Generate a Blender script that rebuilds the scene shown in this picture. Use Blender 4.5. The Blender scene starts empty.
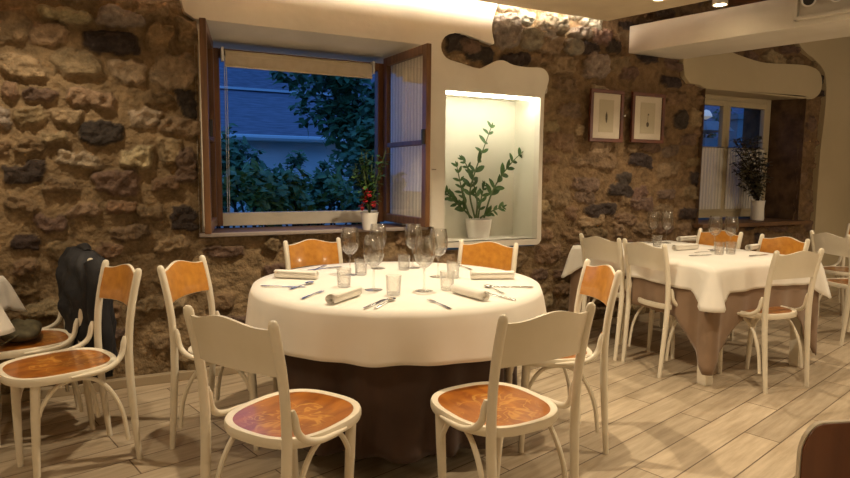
import bpy, math, random
import numpy as np
from mathutils import Vector, Matrix
from mathutils.geometry import tessellate_polygon
PI = math.pi
random.seed(7)
col = bpy.context.scene.collection
YW = 4.13            # front face of the stone wall

# ------------------------------------------------------------------ camera
FOC = 617.85; PSI = math.radians(26.446); TH = math.radians(5.945); RO = math.radians(.5508); EYE = 1.3097
Fv = Vector((math.sin(PI*0+PSI)*math.cos(TH), math.cos(PSI)*math.cos(TH), -math.sin(TH)))
R0 = Vector((math.cos(PSI), -math.sin(PSI), 0)); U0 = R0.cross(Fv)
Rv = R0*math.cos(RO)+U0*math.sin(RO); Uv = U0*math.cos(RO)-R0*math.sin(RO)
cd = bpy.data.cameras.new('camera'); cam = bpy.data.objects.new('camera', cd); col.objects.link(cam)
cd.sensor_width = 36; cd.lens = 36*FOC/850; cd.clip_start = .05
M = Matrix((Rv, Uv, -Fv)).transposed().to_4x4(); M.translation = (0, 0, EYE)
cam.matrix_world = M
bpy.context.scene.camera = cam
def _ray(px, py): return Fv+Rv*((px-425)/FOC)-Uv*((py-239)/FOC)
def onz(px, py, z=0):          # survey: point of the photo on a horizontal plane
    d = _ray(px, py); return Vector((0, 0, EYE))+d*((z-EYE)/d.z)
def ony(px, py, y=YW):         # survey: point of the photo on a plane parallel to the wall
    d = _ray(px, py); return Vector((0, 0, EYE))+d*(y/d.y)

# ------------------------------------------------------------------ helpers
def tag(o, label=None, cat=None, group=None, kind=None):
    if label: o['label'] = label
    if cat: o['category'] = cat
    if group: o['group'] = group
    if kind: o['kind'] = kind
    return o
def empty(name, loc=(0, 0, 0), rz=0):
    o = bpy.data.objects.new(name, None); o.empty_display_size = .05
    col.objects.link(o); o.location = loc; o.rotation_euler = (0, 0, rz); return o
def catmull(P, n=6, closed=False):
    P = [Vector(p) for p in P]; out = []
    N = len(P)
    rng = range(N) if closed else range(N-1)
    for i in rng:
        if closed: a, b, c, d = P[(i-1) % N], P[i], P[(i+1) % N], P[(i+2) % N]
        else: a, b, c, d = P[max(i-1, 0)], P[i], P[i+1], P[min(i+2, N-1)]
        for k in range(n):
            t = k/n
            out.append(.5*((2*b)+(c-a)*t+(2*a-5*b+4*c-d)*t*t+(3*b-a-3*c+d)*t**3))
    if not closed: out.append(P[-1])
    return out
class MB:
    def __init__(s): s.v = []; s.f = []
    def add(s, v, f):
        b = len(s.v); s.v += [tuple(p) for p in v]; s.f += [tuple(i+b for i in q) for q in f]
    def box(s, c, d, rz=0, taper=1):
        cx, cy, cz = c; hx, hy, hz = d[0]/2, d[1]/2, d[2]/2; vs = []
        for z, k in ((-hz, taper), (hz, 1)):
            for x, y in ((-hx, -hy), (hx, -hy), (hx, hy), (-hx, hy)):
                x, y = x*k, y*k
                vs.append((cx+x*math.cos(rz)-y*math.sin(rz), cy+x*math.sin(rz)+y*math.cos(rz), cz+z))
        s.add(vs, [(3, 2, 1, 0), (4, 5, 6, 7), (0, 1, 5, 4), (1, 2, 6, 5), (2, 3, 7, 6), (3, 0, 4, 7)])
    def hexa(s, p): s.add(p, [(3, 2, 1, 0), (4, 5, 6, 7), (0, 1, 5, 4), (1, 2, 6, 5), (2, 3, 7, 6), (3, 0, 4, 7)])
    def tube(s, pts, r, n=10, closed=False, sq=(1, 1), up=None):
        pts = [Vector(p) for p in pts]; N = len(pts)
        rr = r if isinstance(r, (list, tuple)) else [r]*N
        if len(rr) != N: rr = [np.interp(i/(N-1), np.linspace(0, 1, len(rr)), rr) for i in range(N)]
        nrm = None; rings = []
        for i in range(N):
            if closed: t = pts[(i+1) % N]-pts[i-1]
            else: t = pts[min(i+1, N-1)]-pts[max(i-1, 0)]
            t.normalize()
            if up is not None: nrm = Vector(up)-t*t.dot(Vector(up))
            elif nrm is None:
                a = Vector((0, 0, 1)) if abs(t.z) < .9 else Vector((0, 1, 0)); nrm = a-t*a.dot(t)
            else: nrm = nrm-t*nrm.dot(t)
            nrm.normalize(); b = t.cross(nrm)
            rings.append([pts[i]+nrm*(math.cos(2*PI*k/n)*rr[i]*sq[0])+b*(math.sin(2*PI*k/n)*rr[i]*sq[1]) for k in range(n)])
        vs = [p for q in rings for p in q]; fs = []
        for i in range(N if closed else N-1):
            j = (i+1) % N
            for k in range(n):
                k2 = (k+1) % n; fs.append((i*n+k, i*n+k2, j*n+k2, j*n+k))
        if not closed:
            fs.append(tuple(range(n))[::-1]); fs.append(tuple((N-1)*n+k for k in range(n)))
        s.add(vs, fs)
    def lathe(s, prof, n=24, c=(0, 0, 0)):
        vs = []; fs = []; idx = []
        for r, z in prof:
            if r < 1e-6: idx.append([len(vs)]*n); vs.append((c[0], c[1], c[2]+z))
            else:
                b = len(vs); idx.append(list(range(b, b+n)))
                vs += [(c[0]+r*math.cos(2*PI*k/n), c[1]+r*math.sin(2*PI*k/n), c[2]+z) for k in range(n)]
        for a, b in zip(idx, idx[1:]):
            for k in range(n):
                q = [a[k], a[(k+1) % n], b[(k+1) % n], b[k]]
                u = []
                for i in q:
                    if i not in u: u.append(i)
                if len(u) > 2: fs.append(tuple(u))
        s.add(vs, fs)
    def build(s, name, mat, parent=None, smooth=40, bevel=0, sub=0, fix=True):
        me = bpy.data.meshes.new(name); me.from_pydata(s.v, [], s.f); me.materials.append(mat); me.update()
        if fix:
            import bmesh
            bm = bmesh.new(); bm.from_mesh(me); bmesh.ops.recalc_face_normals(bm, faces=bm.faces); bm.to_mesh(me); bm.free()
        if smooth:
            me.shade_smooth()
            me.set_sharp_from_angle(angle=math.radians(smooth))
        o = bpy.data.objects.new(name, me); col.objects.link(o)
        if parent is not None: o.parent = parent
        if bevel:
            m = o.modifiers.new('b', 'BEVEL'); m.width = bevel; m.segments = 2; m.limit_method = 'ANGLE'; m.angle_limit = .6
        if sub:
            m = o.modifiers.new('s', 'SUBSURF'); m.levels = sub; m.render_levels = sub
        return o
def panel(name, outer, holes, y0, y1, mat, parent=None, kind='structure'):
    """slab parallel to the wall: outline and holes are (x, z) loops, between depths y0 (front) and y1"""
    loops = [[Vector((p[0], p[1], 0)) for p in l] for l in [outer]+holes]
    tr = tessellate_polygon(loops); fl = [p for l in loops for p in l]; n = len(fl)
    vs = [(p.x, y0, p.y) for p in fl]+[(p.x, y1, p.y) for p in fl]
    fs = [tuple(t) for t in tr]+[tuple(i+n for i in t[::-1]) for t in tr]; b = 0
    for l in loops:
        k = len(l)
        for i in range(k): fs.append((b+i, b+(i+1) % k, b+(i+1) % k+n, b+i+n))
        b += k
    m = MB(); m.add(vs, fs); o = m.build(name, mat, parent, smooth=35)
    bv = o.modifiers.new('b', 'BEVEL'); bv.width = .008; bv.segments = 3; bv.limit_method = 'ANGLE'; bv.angle_limit = 1.0
    if kind: tag(o, kind=kind)
    return o
def copy_tree(o, parent=None):
    c = o.copy(); col.objects.link(c)
    if parent is not None: c.parent = parent
    for ch in list(o.children): copy_tree(ch, c)
    return c

# ------------------------------------------------------------------ materials
def mat(name, base, rough=.5, metal=0, coat=0, spec=.5, trans=0, emis=None, estr=0, ior=1.45, sheen=0):
    m = bpy.data.materials.new(name); m.use_nodes = True
    b = m.node_tree.nodes['Principled BSDF']
    b.inputs['Base Color'].default_value = (*base, 1); b.inputs['Roughness'].default_value = rough
    b.inputs['Metallic'].default_value = metal; b.inputs['Coat Weight'].default_value = coat
    b.inputs['Coat Roughness'].default_value = .12; b.inputs['Specular IOR Level'].default_value = spec
    b.inputs['Transmission Weight'].default_value = trans; b.inputs['IOR'].default_value = ior
    b.inputs['Sheen Weight'].default_value = sheen
    if emis: b.inputs['Emission Color'].default_value = (*emis, 1); b.inputs['Emission Strength'].default_value = estr
    return m
def nodes(m): return m.node_tree.nodes, m.node_tree.links, m.node_tree.nodes['Principled BSDF']
def noise_col(m, cols, scale=8, detail=6, stretch=(1, 1, 1), bump=0, bscale=None, coord='Object', pos=None, dist=.005):
    N, L, b = nodes(m)
    tc = N.new('ShaderNodeTexCoord'); mp = N.new('ShaderNodeMapping'); mp.inputs['Scale'].default_value = stretch
    L.new(tc.outputs[coord], mp.inputs['Vector'])
    nz = N.new('ShaderNodeTexNoise'); nz.inputs['Scale'].default_value = scale; nz.inputs['Detail'].default_value = detail
    L.new(mp.outputs['Vector'], nz.inputs['Vector'])
    cr = N.new('ShaderNodeValToRGB'); e = cr.color_ramp.elements
    pos = pos or [.35+.3*i/(len(cols)-1) for i in range(len(cols))]
    while len(e) < len(cols): e.new(.5)
    for i, c in enumerate(cols): e[i].position = pos[i]; e[i].color = (*c, 1)
    L.new(nz.outputs['Fac'], cr.inputs['Fac']); L.new(cr.outputs['Color'], b.inputs['Base Color'])
    if bump:
        n2 = N.new('ShaderNodeTexNoise'); n2.inputs['Scale'].default_value = bscale or scale*4; n2.inputs['Detail'].default_value = 6
        L.new(mp.outputs['Vector'], n2.inputs['Vector'])
        bp = N.new('ShaderNodeBump'); bp.inputs['Strength'].default_value = bump; bp.inputs['Distance'].default_value = dist
        L.new(n2.outputs['Fac'], bp.inputs['Height']); L.new(bp.outputs['Normal'], b.inputs['Normal'])
    return m
plaster = noise_col(mat('white_plaster', (.7, .66, .58), .85), [(.66, .62, .54), (.74, .70, .62)], 3, bump=.25, bscale=14, dist=.01)
plaster_tan = noise_col(mat('tan_plaster', (.5, .42, .29), .85), [(.46, .385, .25), (.50, .42, .28)], 2, bump=.2, bscale=12, dist=.01)
ceil_m = noise_col(mat('ceiling_plaster', (.6, .5, .35), .9), [(.68, .57, .40), (.74, .63, .45)], 6, bump=.5, bscale=60, dist=.004)
cream = noise_col(mat('cream_paint', (.8, .72, .58), .38, coat=.15), [(.74, .67, .53), (.80, .73, .60)], 5)
darkwood = noise_col(mat('dark_wood', (.12, .05, .02), .4, coat=.2), [(.10, .04, .018), (.20, .085, .035)], 6, stretch=(4, 4, .6))
sashwood = noise_col(mat('window_wood', (.3, .13, .045), .38, coat=.25), [(.085, .037, .014), (.17, .078, .03)], 7, stretch=(5, 5, .6))
sillwood = noise_col(mat('sill_board', (.1, .05, .03), .6), [(.09, .045, .022), (.16, .085, .04)], 6, stretch=(.6, 4, 4))
framew = noise_col(mat('picture_frame_wood', (.10, .025, .012), .4, coat=.2), [(.07, .018, .01), (.13, .035, .016)], 8)
linen = noise_col(mat('white_linen', (.84, .80, .72), .8, sheen=.2), [(.82, .78, .70), (.86, .82, .75)], 4, bump=.15, bscale=260, dist=.001)
taupe = noise_col(mat('taupe_cloth', (.30, .19, .12), .85, sheen=.2), [(.22, .14, .085), (.27, .175, .11)], 6, bump=.15, bscale=220, dist=.001)
brownc = noise_col(mat('brown_cloth', (.13, .07, .045), .85, sheen=.1), [(.05, .026, .017), (.07, .037, .024)], 6, bump=.15, bscale=220, dist=.001)
blackc = noise_col(mat('black_cloth', (.012, .012, .014), .7), [(.009, .009, .011), (.022, .022, .026)], 9, bump=.5, bscale=30, dist=.004)
khaki = noise_col(mat('khaki_canvas', (.10, .085, .045), .85), [(.06, .05, .028), (.13, .11, .06)], 25)
blackm = mat('black_metal', (.015, .013, .012), .4)
zipm = mat('zip_metal', (.6, .55, .45), .3, metal=1)
steel = mat('cutlery_steel', (.75, .74, .72), .16, metal=1)
whitec = mat('white_ceramic', (.78, .76, .72), .3, coat=.3)
soil = mat('soil', (.03, .02, .012), .95)
def thin_glass(name, cut):
    m = bpy.data.materials.new(name); m.use_nodes = True; N = m.node_tree.nodes; L = m.node_tree.links
    N.remove(N['Principled BSDF']); o = [q for q in N if q.type == 'OUTPUT_MATERIAL'][0]
    t = N.new('ShaderNodeBsdfTransparent'); t.inputs[0].default_value = (.97, .97, .96, 1) if not cut else (.97, .97, .96, 1)
    g = N.new('ShaderNodeBsdfGlossy'); g.inputs['Roughness'].default_value = .05 if not cut else .12
    lw = N.new('ShaderNodeLayerWeight'); lw.inputs['Blend'].default_value = .5
    pw = N.new('ShaderNodeMath'); pw.operation = 'POWER'; pw.inputs[1].default_value = 2.6 if not cut else 2.0
    mr = N.new('ShaderNodeMapRange'); mr.inputs['To Min'].default_value = .045; mr.inputs['To Max'].default_value = .6
    t0 = t; rf_ = N.new('ShaderNodeBsdfGlass'); rf_.inputs['IOR'].default_value = 1.45 if not cut else 1.3; t = N.new('ShaderNodeMixShader'); t.inputs[0].default_value = .16 if not cut else .2; L.new(t0.outputs[0], t.inputs[1]); L.new(rf_.outputs[0], t.inputs[2])
    mx = N.new('ShaderNodeMixShader'); L.new(lw.outputs['Facing'], pw.inputs[0]); L.new(pw.outputs[0], mr.inputs['Value']); fac = mr.outputs[0]
    if cut:
        tc = N.new('ShaderNodeTexCoord'); vo = N.new('ShaderNodeTexVoronoi'); vo.feature = 'DISTANCE_TO_EDGE'; vo.inputs['Scale'].default_value = 70; L.new(tc.outputs['Object'], vo.inputs['Vector'])
        bp = N.new('ShaderNodeBump'); bp.inputs['Strength'].default_value = .8; bp.inputs['Distance'].default_value = .004; L.new(vo.outputs['Distance'], bp.inputs['Height'])
        L.new(bp.outputs['Normal'], rf_.inputs['Normal']); L.new(bp.outputs['Normal'], g.inputs['Normal']); L.new(bp.outputs['Normal'], lw.inputs['Normal'])
    L.new(fac, mx.inputs[0]); L.new(t.outputs[0], mx.inputs[1]); L.new(g.outputs[0], mx.inputs[2]); L.new(mx.outputs[0], o.inputs[0]); return m
glass = thin_glass('clear_glass', False); cutglass = thin_glass('cut_glass', True)
pane = bpy.data.materials.new('window_glass'); pane.use_nodes = True
_n = pane.node_tree.nodes; _l = pane.node_tree.links
_n.remove(_n['Principled BSDF']); _o = [q for q in _n if q.type == 'OUTPUT_MATERIAL'][0]
_t = _n.new('ShaderNodeBsdfTransparent'); _g = _n.new('ShaderNodeBsdfGlossy'); _g.inputs['Roughness'].default_value = .02
_lw = _n.new('ShaderNodeLayerWeight'); _lw.inputs['Blend'].default_value = .5; _pw = _n.new('ShaderNodeMath'); _pw.operation = 'POWER'; _pw.inputs[1].default_value = 4
_f = _n.new('ShaderNodeMapRange'); _f.inputs['To Min'].default_value = .035; _f.inputs['To Max'].default_value = .7; _x = _n.new('ShaderNodeMixShader')
_l.new(_lw.outputs['Facing'], _pw.inputs[0]); _l.new(_pw.outputs[0], _f.inputs['Value']); _l.new(_f.outputs[0], _x.inputs[0]); _l.new(_t.outputs[0], _x.inputs[1]); _l.new(_g.outputs[0], _x.inputs[2]); _l.new(_x.outputs[0], _o.inputs[0])
def sheer_mat(name, c, op):
    m = bpy.data.materials.new(name); m.use_nodes = True; N = m.node_tree.nodes; L = m.node_tree.links
    b = N['Principled BSDF']; b.inputs['Base Color'].default_value = (*c, 1); b.inputs['Roughness'].default_value = .9
    b.inputs['Alpha'].default_value = op
    w = N.new('ShaderNodeTexWave'); w.inputs['Scale'].default_value = 14; w.inputs['Distortion'].default_value = 1.5
    tc = N.new('ShaderNodeTexCoord'); L.new(tc.outputs['Object'], w.inputs['Vector'])
    mr = N.new('ShaderNodeMapRange'); mr.inputs['To Min'].default_value = op-.15; mr.inputs['To Max'].default_value = min(op+.15, 1)
    L.new(w.outputs['Fac'], mr.inputs['Value']); L.new(mr.outputs['Result'], b.inputs['Alpha'])
    return m
sheer_half = sheer_mat('half_curtain_lace', (.70, .66, .58), .85)
sheer = sheer_mat('sheer_curtain', (.75, .70, .60), .72)
led = mat('led_light', (1, .9, .7), emis=(1, .87, .68), estr=62)
ledn = mat('niche_led', (1, .95, .8), emis=(1, .95, .76), estr=22)
bulb = mat('lamp_glow', (1, .9, .7), emis=(1, .74, .42), estr=30)
blackm = mat('black_metal', (.015, .013, .012), .4)
# orange seat veneer with pale inlaid scrollwork
def veneer(name, inlay, c1=(.27, .075, .009, 1), c2=(.47, .165, .018, 1)):
    m = mat(name, (.62, .2, .03), .30, coat=.6); N, L, b = nodes(m)
    tc = N.new('ShaderNodeTexCoord')
    nz = N.new('ShaderNodeTexNoise'); nz.inputs['Scale'].default_value = 9; nz.inputs['Detail'].default_value = 8
    mp = N.new('ShaderNodeMapping'); mp.inputs['Scale'].default_value = (3, 1, 3)
    L.new(tc.outputs['Object'], mp.inputs['Vector']); L.new(mp.outputs['Vector'], nz.inputs['Vector'])
    cr = N.new('ShaderNodeValToRGB'); e = cr.color_ramp.elements
    e[0].position = .3; e[0].color = c1; e[1].position = .72; e[1].color = c2
    L.new(nz.outputs['Fac'], cr.inputs['Fac'])
    out = cr.outputs['Color']
    if inlay:
        n2 = N.new('ShaderNodeTexNoise'); n2.inputs['Scale'].default_value = 11; n2.inputs['Detail'].default_value = 1; n2.inputs['Distortion'].default_value = 1.6
        L.new(tc.outputs['Object'], n2.inputs['Vector'])
        r2 = N.new('ShaderNodeValToRGB'); q = r2.color_ramp.elements
        q[0].position = .47; q[0].color = (0, 0, 0, 1); q[1].position = .56; q[1].color = (0, 0, 0, 1)
        a = q.new(.495); a.color = (1, 1, 1, 1); a = q.new(.53); a.color = (1, 1, 1, 1)
        L.new(n2.outputs['Fac'], r2.inputs['Fac'])
        # only inside an oval field in the middle of the seat
        ln = N.new('ShaderNodeVectorMath'); ln.operation = 'LENGTH'
        m3 = N.new('ShaderNodeMapping'); m3.inputs['Scale'].default_value = (1, 1, 0)
        L.new(tc.outputs['Object'], m3.inputs['Vector']); L.new(m3.outputs['Vector'], ln.inputs[0])
        r3 = N.new('ShaderNodeMapRange'); r3.inputs['From Min'].default_value = .13; r3.inputs['From Max'].default_value = .17
        r3.inputs['To Min'].default_value = .6; r3.inputs['To Max'].default_value = .0
        L.new(ln.outputs['Value'], r3.inputs['Value'])
        mu = N.new('ShaderNodeMath'); mu.operation = 'MULTIPLY'; L.new(r2.outputs['Color'], mu.inputs[0]); L.new(r3.outputs['Result'], mu.inputs[1])
        mx = N.new('ShaderNodeMixRGB'); L.new(mu.outputs[0], mx.inputs[0]); L.new(out, mx.inputs[1]); mx.inputs[2].default_value = (.66, .34, .07, 1)
        out = mx.outputs[0]
    L.new(out, b.inputs['Base Color']); return m
seatven = veneer('inlaid_orange_veneer', True); backven = veneer('orange_veneer', False, (.45, .175, .022, 1), (.62, .28, .042, 1))
ANG = math.radians(15.09)
# floor: pale wood-look planks laid at 15 degrees to the wall
floor_m = mat('pale_plank_floor', (.6, .5, .36), .42, coat=.1); N, L, b = nodes(floor_m)
tc = N.new('ShaderNodeTexCoord'); mp = N.new('ShaderNodeMapping'); mp.vector_type = 'TEXTURE'
mp.inputs['Rotation'].default_value = (0, 0, ANG)
# one joint line passes 1.374 from the origin across the boards
mp.inputs['Location'].default_value = (-math.sin(ANG)*1.374, math.cos(ANG)*1.374, 0)
L.new(tc.outputs['Object'], mp.inputs['Vector'])
br = N.new('ShaderNodeTexBrick'); br.offset = .37; br.offset_frequency = 2
br.inputs['Color1'].default_value = (.0, .0, .0, 1); br.inputs['Color2'].default_value = (1, 1, 1, 1); br.inputs['Mortar'].default_value = (.5, .5, .5, 1)
br.inputs['Scale'].default_value = 1; br.inputs['Brick Width'].default_value = 1.25; br.inputs['Row Height'].default_value = .171
br.inputs['Mortar Size'].default_value = .0032; br.inputs['Mortar Smooth'].default_value = .1; br.inputs['Bias'].default_value = 0
L.new(mp.outputs['Vector'], br.inputs['Vector'])
nz = N.new('ShaderNodeTexNoise'); nz.inputs['Scale'].default_value = 4; nz.inputs['Detail'].default_value = 9; nz.inputs['Roughness'].default_value = .62
m2 = N.new('ShaderNodeMapping'); m2.inputs['Scale'].default_value = (.8, 7, 1)
L.new(mp.outputs['Vector'], m2.inputs['Vector']); L.new(m2.outputs['Vector'], nz.inputs['Vector'])
cr = N.new('ShaderNodeValToRGB'); e = cr.color_ramp.elements
e[0].position = .3; e[0].color = (.38, .29, .19, 1); e[1].position = .7; e[1].color = (.60, .49, .35, 1)
L.new(nz.outputs['Fac'], cr.inputs['Fac'])
mr = N.new('ShaderNodeMapRange'); mr.inputs['To Min'].default_value = .84; mr.inputs['To Max'].default_value = 1.08
L.new(br.outputs['Color'], mr.inputs['Value'])
mx = N.new('ShaderNodeMixRGB'); mx.blend_type = 'MULTIPLY'; mx.inputs[0].default_value = 1
L.new(cr.outputs['Color'], mx.inputs[1]); L.new(mr.outputs['Result'], mx.inputs[2])
m4 = N.new('ShaderNodeMixRGB'); L.new(br.outputs['Fac'], m4.inputs[0]); L.new(mx.outputs[0], m4.inputs[1]); m4.inputs[2].default_value = (.13, .085, .05, 1)
L.new(m4.outputs[0], b.inputs['Base Color'])
bp = N.new('ShaderNodeBump'); bp.inputs['Strength'].default_value = .35; bp.inputs['Distance'].default_value = .003
n5 = N.new('ShaderNodeMath'); n5.operation = 'SUBTRACT'; L.new(nz.outputs['Fac'], n5.inputs[0]); L.new(br.outputs['Fac'], n5.inputs[1])
L.new(n5.outputs[0], bp.inputs['Height']); L.new(bp.outputs['Normal'], b.inputs['Normal'])
# stone wall: every stone carries its own colour in the mesh attribute 'stone'
stone_m = mat('rubble_stone', (.3, .2, .12), .92, spec=.25); N, L, b = nodes(stone_m)
at = N.new('ShaderNodeAttribute'); at.attribute_name = 'stone'; tc = N.new('ShaderNodeTexCoord')
nz = N.new('ShaderNodeTexNoise'); nz.inputs['Scale'].default_value = 14; nz.inputs['Detail'].default_value = 10; nz.inputs['Roughness'].default_value = .7
L.new(tc.outputs['Object'], nz.inputs['Vector'])
mr = N.new('ShaderNodeMapRange'); mr.inputs['From Min'].default_value = .3; mr.inputs['From Max'].default_value = .7
mr.inputs['To Min'].default_value = .38; mr.inputs['To Max'].default_value = 1.05; L.new(nz.outputs['Fac'], mr.inputs['Value'])
mx = N.new('ShaderNodeMixRGB'); mx.blend_type = 'MULTIPLY'; mx.inputs[0].default_value = 1
L.new(at.outputs['Color'], mx.inputs[1]); L.new(mr.outputs['Result'], mx.inputs[2]); L.new(mx.outputs[0], b.inputs['Base Color'])
n3 = N.new('ShaderNodeTexNoise'); n3.inputs['Scale'].default_value = 34; n3.inputs['Detail'].default_value = 8
L.new(tc.outputs['Object'], n3.inputs['Vector'])
bp = N.new('ShaderNodeBump'); bp.inputs['Strength'].default_value = 1; bp.inputs['Distance'].default_value = .022
L.new(n3.outputs['Fac'], bp.inputs['Height']); L.new(bp.outputs['Normal'], b.inputs['Normal'])

# ------------------------------------------------------------------ stone wall as a relief
rng = np.random.default_rng(5)
_tab = rng.random((256, 256))
def vnoise(x, z):
    xi = np.floor(x).astype(int); zi = np.floor(z).astype(int); fx = x-xi; fz = z-zi
    fx = fx*fx*(3-2*fx); fz = fz*fz*(3-2*fz); T = lambda a, b_: _tab[a % 256, b_ % 256]
    return (T(xi, zi)*(1-fx)+T(xi+1, zi)*fx)*(1-fz)+(T(xi, zi+1)*(1-fx)+T(xi+1, zi+1)*fx)*fz
def fbm(x, z, o=4):
    s = 0; a = .5
    for i in range(o): s = s+a*vnoise(x*2**i+17*i, z*2**i+31*i); a /= 2
    return s
def pts_on_wall(lst, y=YW): return [(ony(a, b_, y).x, ony(a, b_, y).z) for a, b_ in lst]
# plaster round the big window and the niche
outer = [(.40, 3.0), (.385, 2.6), (.375, 2.36), (.40, 2.27), (.455, 2.235), (2.06, 2.235), (2.06, .93), (2.10, .92), (2.14, .76), (3.05, .75), (3.07, .76)]
edge = [(541, 240), (542, 180), (543.5, 120), (544.6, 96), (546.8, 87.5), (548.8, 79), (546.8, 72), (541, 67.8), (527, 67.2), (513, 64.8), (504.5, 60.7), (497, 60.7), (488, 65), (479, 68.6),
        (462, 63.5), (446.6, 58), (441, 47), (445, 36.7), (456.5, 32.5), (467.8, 35.3), (487.5, 42.4), (494, 44), (493, 36.7), (491.8, 26.8), (494.6, 14), (497, 6)]
ed = [tuple(p)[:2] for p in catmull([(a, b_, 0) for a, b_ in pts_on_wall(edge, YW-.05)], 3)]
outer += ed+[(ed[-1][0]+.02, 3.0)]
poly_window = outer
outer = pts_on_wall([(684, 52), (683.5, 64), (685, 76), (690, 83), (700, 85)], YW-.05)
lz = 2.13
right_l = catmull([(*p, 0) for p in pts_on_wall([(803, 97), (812, 99), (820, 93), (822.3, 82), (819, 71), (807.6, 65.5), (790, 64), (768, 63), (754, 60), (734, 53), (715, 44), (684, 40)], YW-.05)], 3)
lint = outer+[(4.92, lz), (6.42, lz)]+[(p.x, p.y) for p in right_l]
pe = catmull([(*p, 0) for p in pts_on_wall([(796, 36), (800, 46), (807, 54), (815, 60), (824, 72), (826, 90), (824, 118), (820, 150), (817, 190), (814, 232), (811, 262), (810, 292)], YW-.05)], 3)
poly_corner = [(p.x, p.y) for p in pe]+[(pe[-1].x, 0), (7.75, 0), (7.75, 3.0), (pe[0].x, 3.0)]
XA, XB, ZB = -1.5, 7.8, 3.0; ST = .0105
nx = int((XB-XA)/ST)+1; nzv = int(ZB/ST)+1
gx, gz = np.meshgrid(np.linspace(XA, XB, nx), np.linspace(0, ZB, nzv), indexing='ij')
wx = gx+.10*(fbm(gx*6, gz*6)-.47)+.028*(vnoise(gx*30, gz*30)-.5); wz = gz+.075*(fbm(gx*6+40, gz*6+9)-.47)+.026*(vnoise(gx*30+9, gz*30+3)-.5)
ht = np.zeros_like(gx); cl = np.zeros(gx.shape+(3,))
mort = np.array([.34, .235, .13])
mb = (.8+.4*fbm(gx*3, gz*3))[..., None]
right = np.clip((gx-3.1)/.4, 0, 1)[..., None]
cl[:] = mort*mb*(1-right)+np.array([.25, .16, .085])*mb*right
TONES = {'t': (.38, .275, .165), 'l': (.50, .40, .26), 'b': (.27, .18, .105), 'd': (.07, .052, .045), 'g': (.36, .30, .24), 'p': (.20, .13, .095), 'w': (.56, .50, .42)}
def stone(cx, cz, w, h, tone, hgt):
    R_ = .75
    i0 = max(int((cx-w*R_-.04-XA)/ST), 0); i1 = min(int((cx+w*R_+.04-XA)/ST)+1, nx)
    j0 = max(int((cz-h*R_-.04)/ST), 0); j1 = min(int((cz+h*R_+.04)/ST)+1, nzv)
    if i1 <= i0 or j1 <= j0: return
    sl = (slice(i0, i1), slice(j0, j1)); a = rng.uniform(-.12, .12)
    dx = wx[sl]-cx; dz = wz[sl]-cz; u = (dx*math.cos(a)+dz*math.sin(a))/(w/2); v = (dz*math.cos(a)-dx*math.sin(a))/(h/2)
    n = rng.uniform(2.6, 6.0)
    d = (np.abs(u)**n+np.abs(v)**n)**(1/n)
    k = np.clip((1.05-d)/.24, 0, 1); k = k*k*(3-2*k)
    sx, sz = rng.random(2)*90
    rid = 1-np.abs(2*fbm(wx[sl]*13+sx, wz[sl]*17+sz, 3)/.875-1)
    hh = k*hgt*(.15+.85*rid+.28*(u*rng.uniform(-.5, .5)+v*rng.uniform(-.4, .6)))
    cur = ht[sl]; m = hh > cur; cur[m] = hh[m]
    c = np.array(TONES[tone])*rng.uniform(.9, 1.1)*(1+rng.uniform(-.05, .05, 3))
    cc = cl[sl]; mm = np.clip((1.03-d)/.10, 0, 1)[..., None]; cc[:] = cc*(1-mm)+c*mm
SP = []
def ps(px, py, w, h, tone, hg=.05):
    p = ony(px, py); q = ony(px+w/2, py); r = ony(px-w/2, py); s = ony(px, py+h/2); t = ony(px, py-h/2)
    W_, H_ = q.x-r.x, t.z-s.z; SP.append((p.x, p.z, W_, H_)); return (p.x, p.z, W_, H_, tone, hg)
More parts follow.
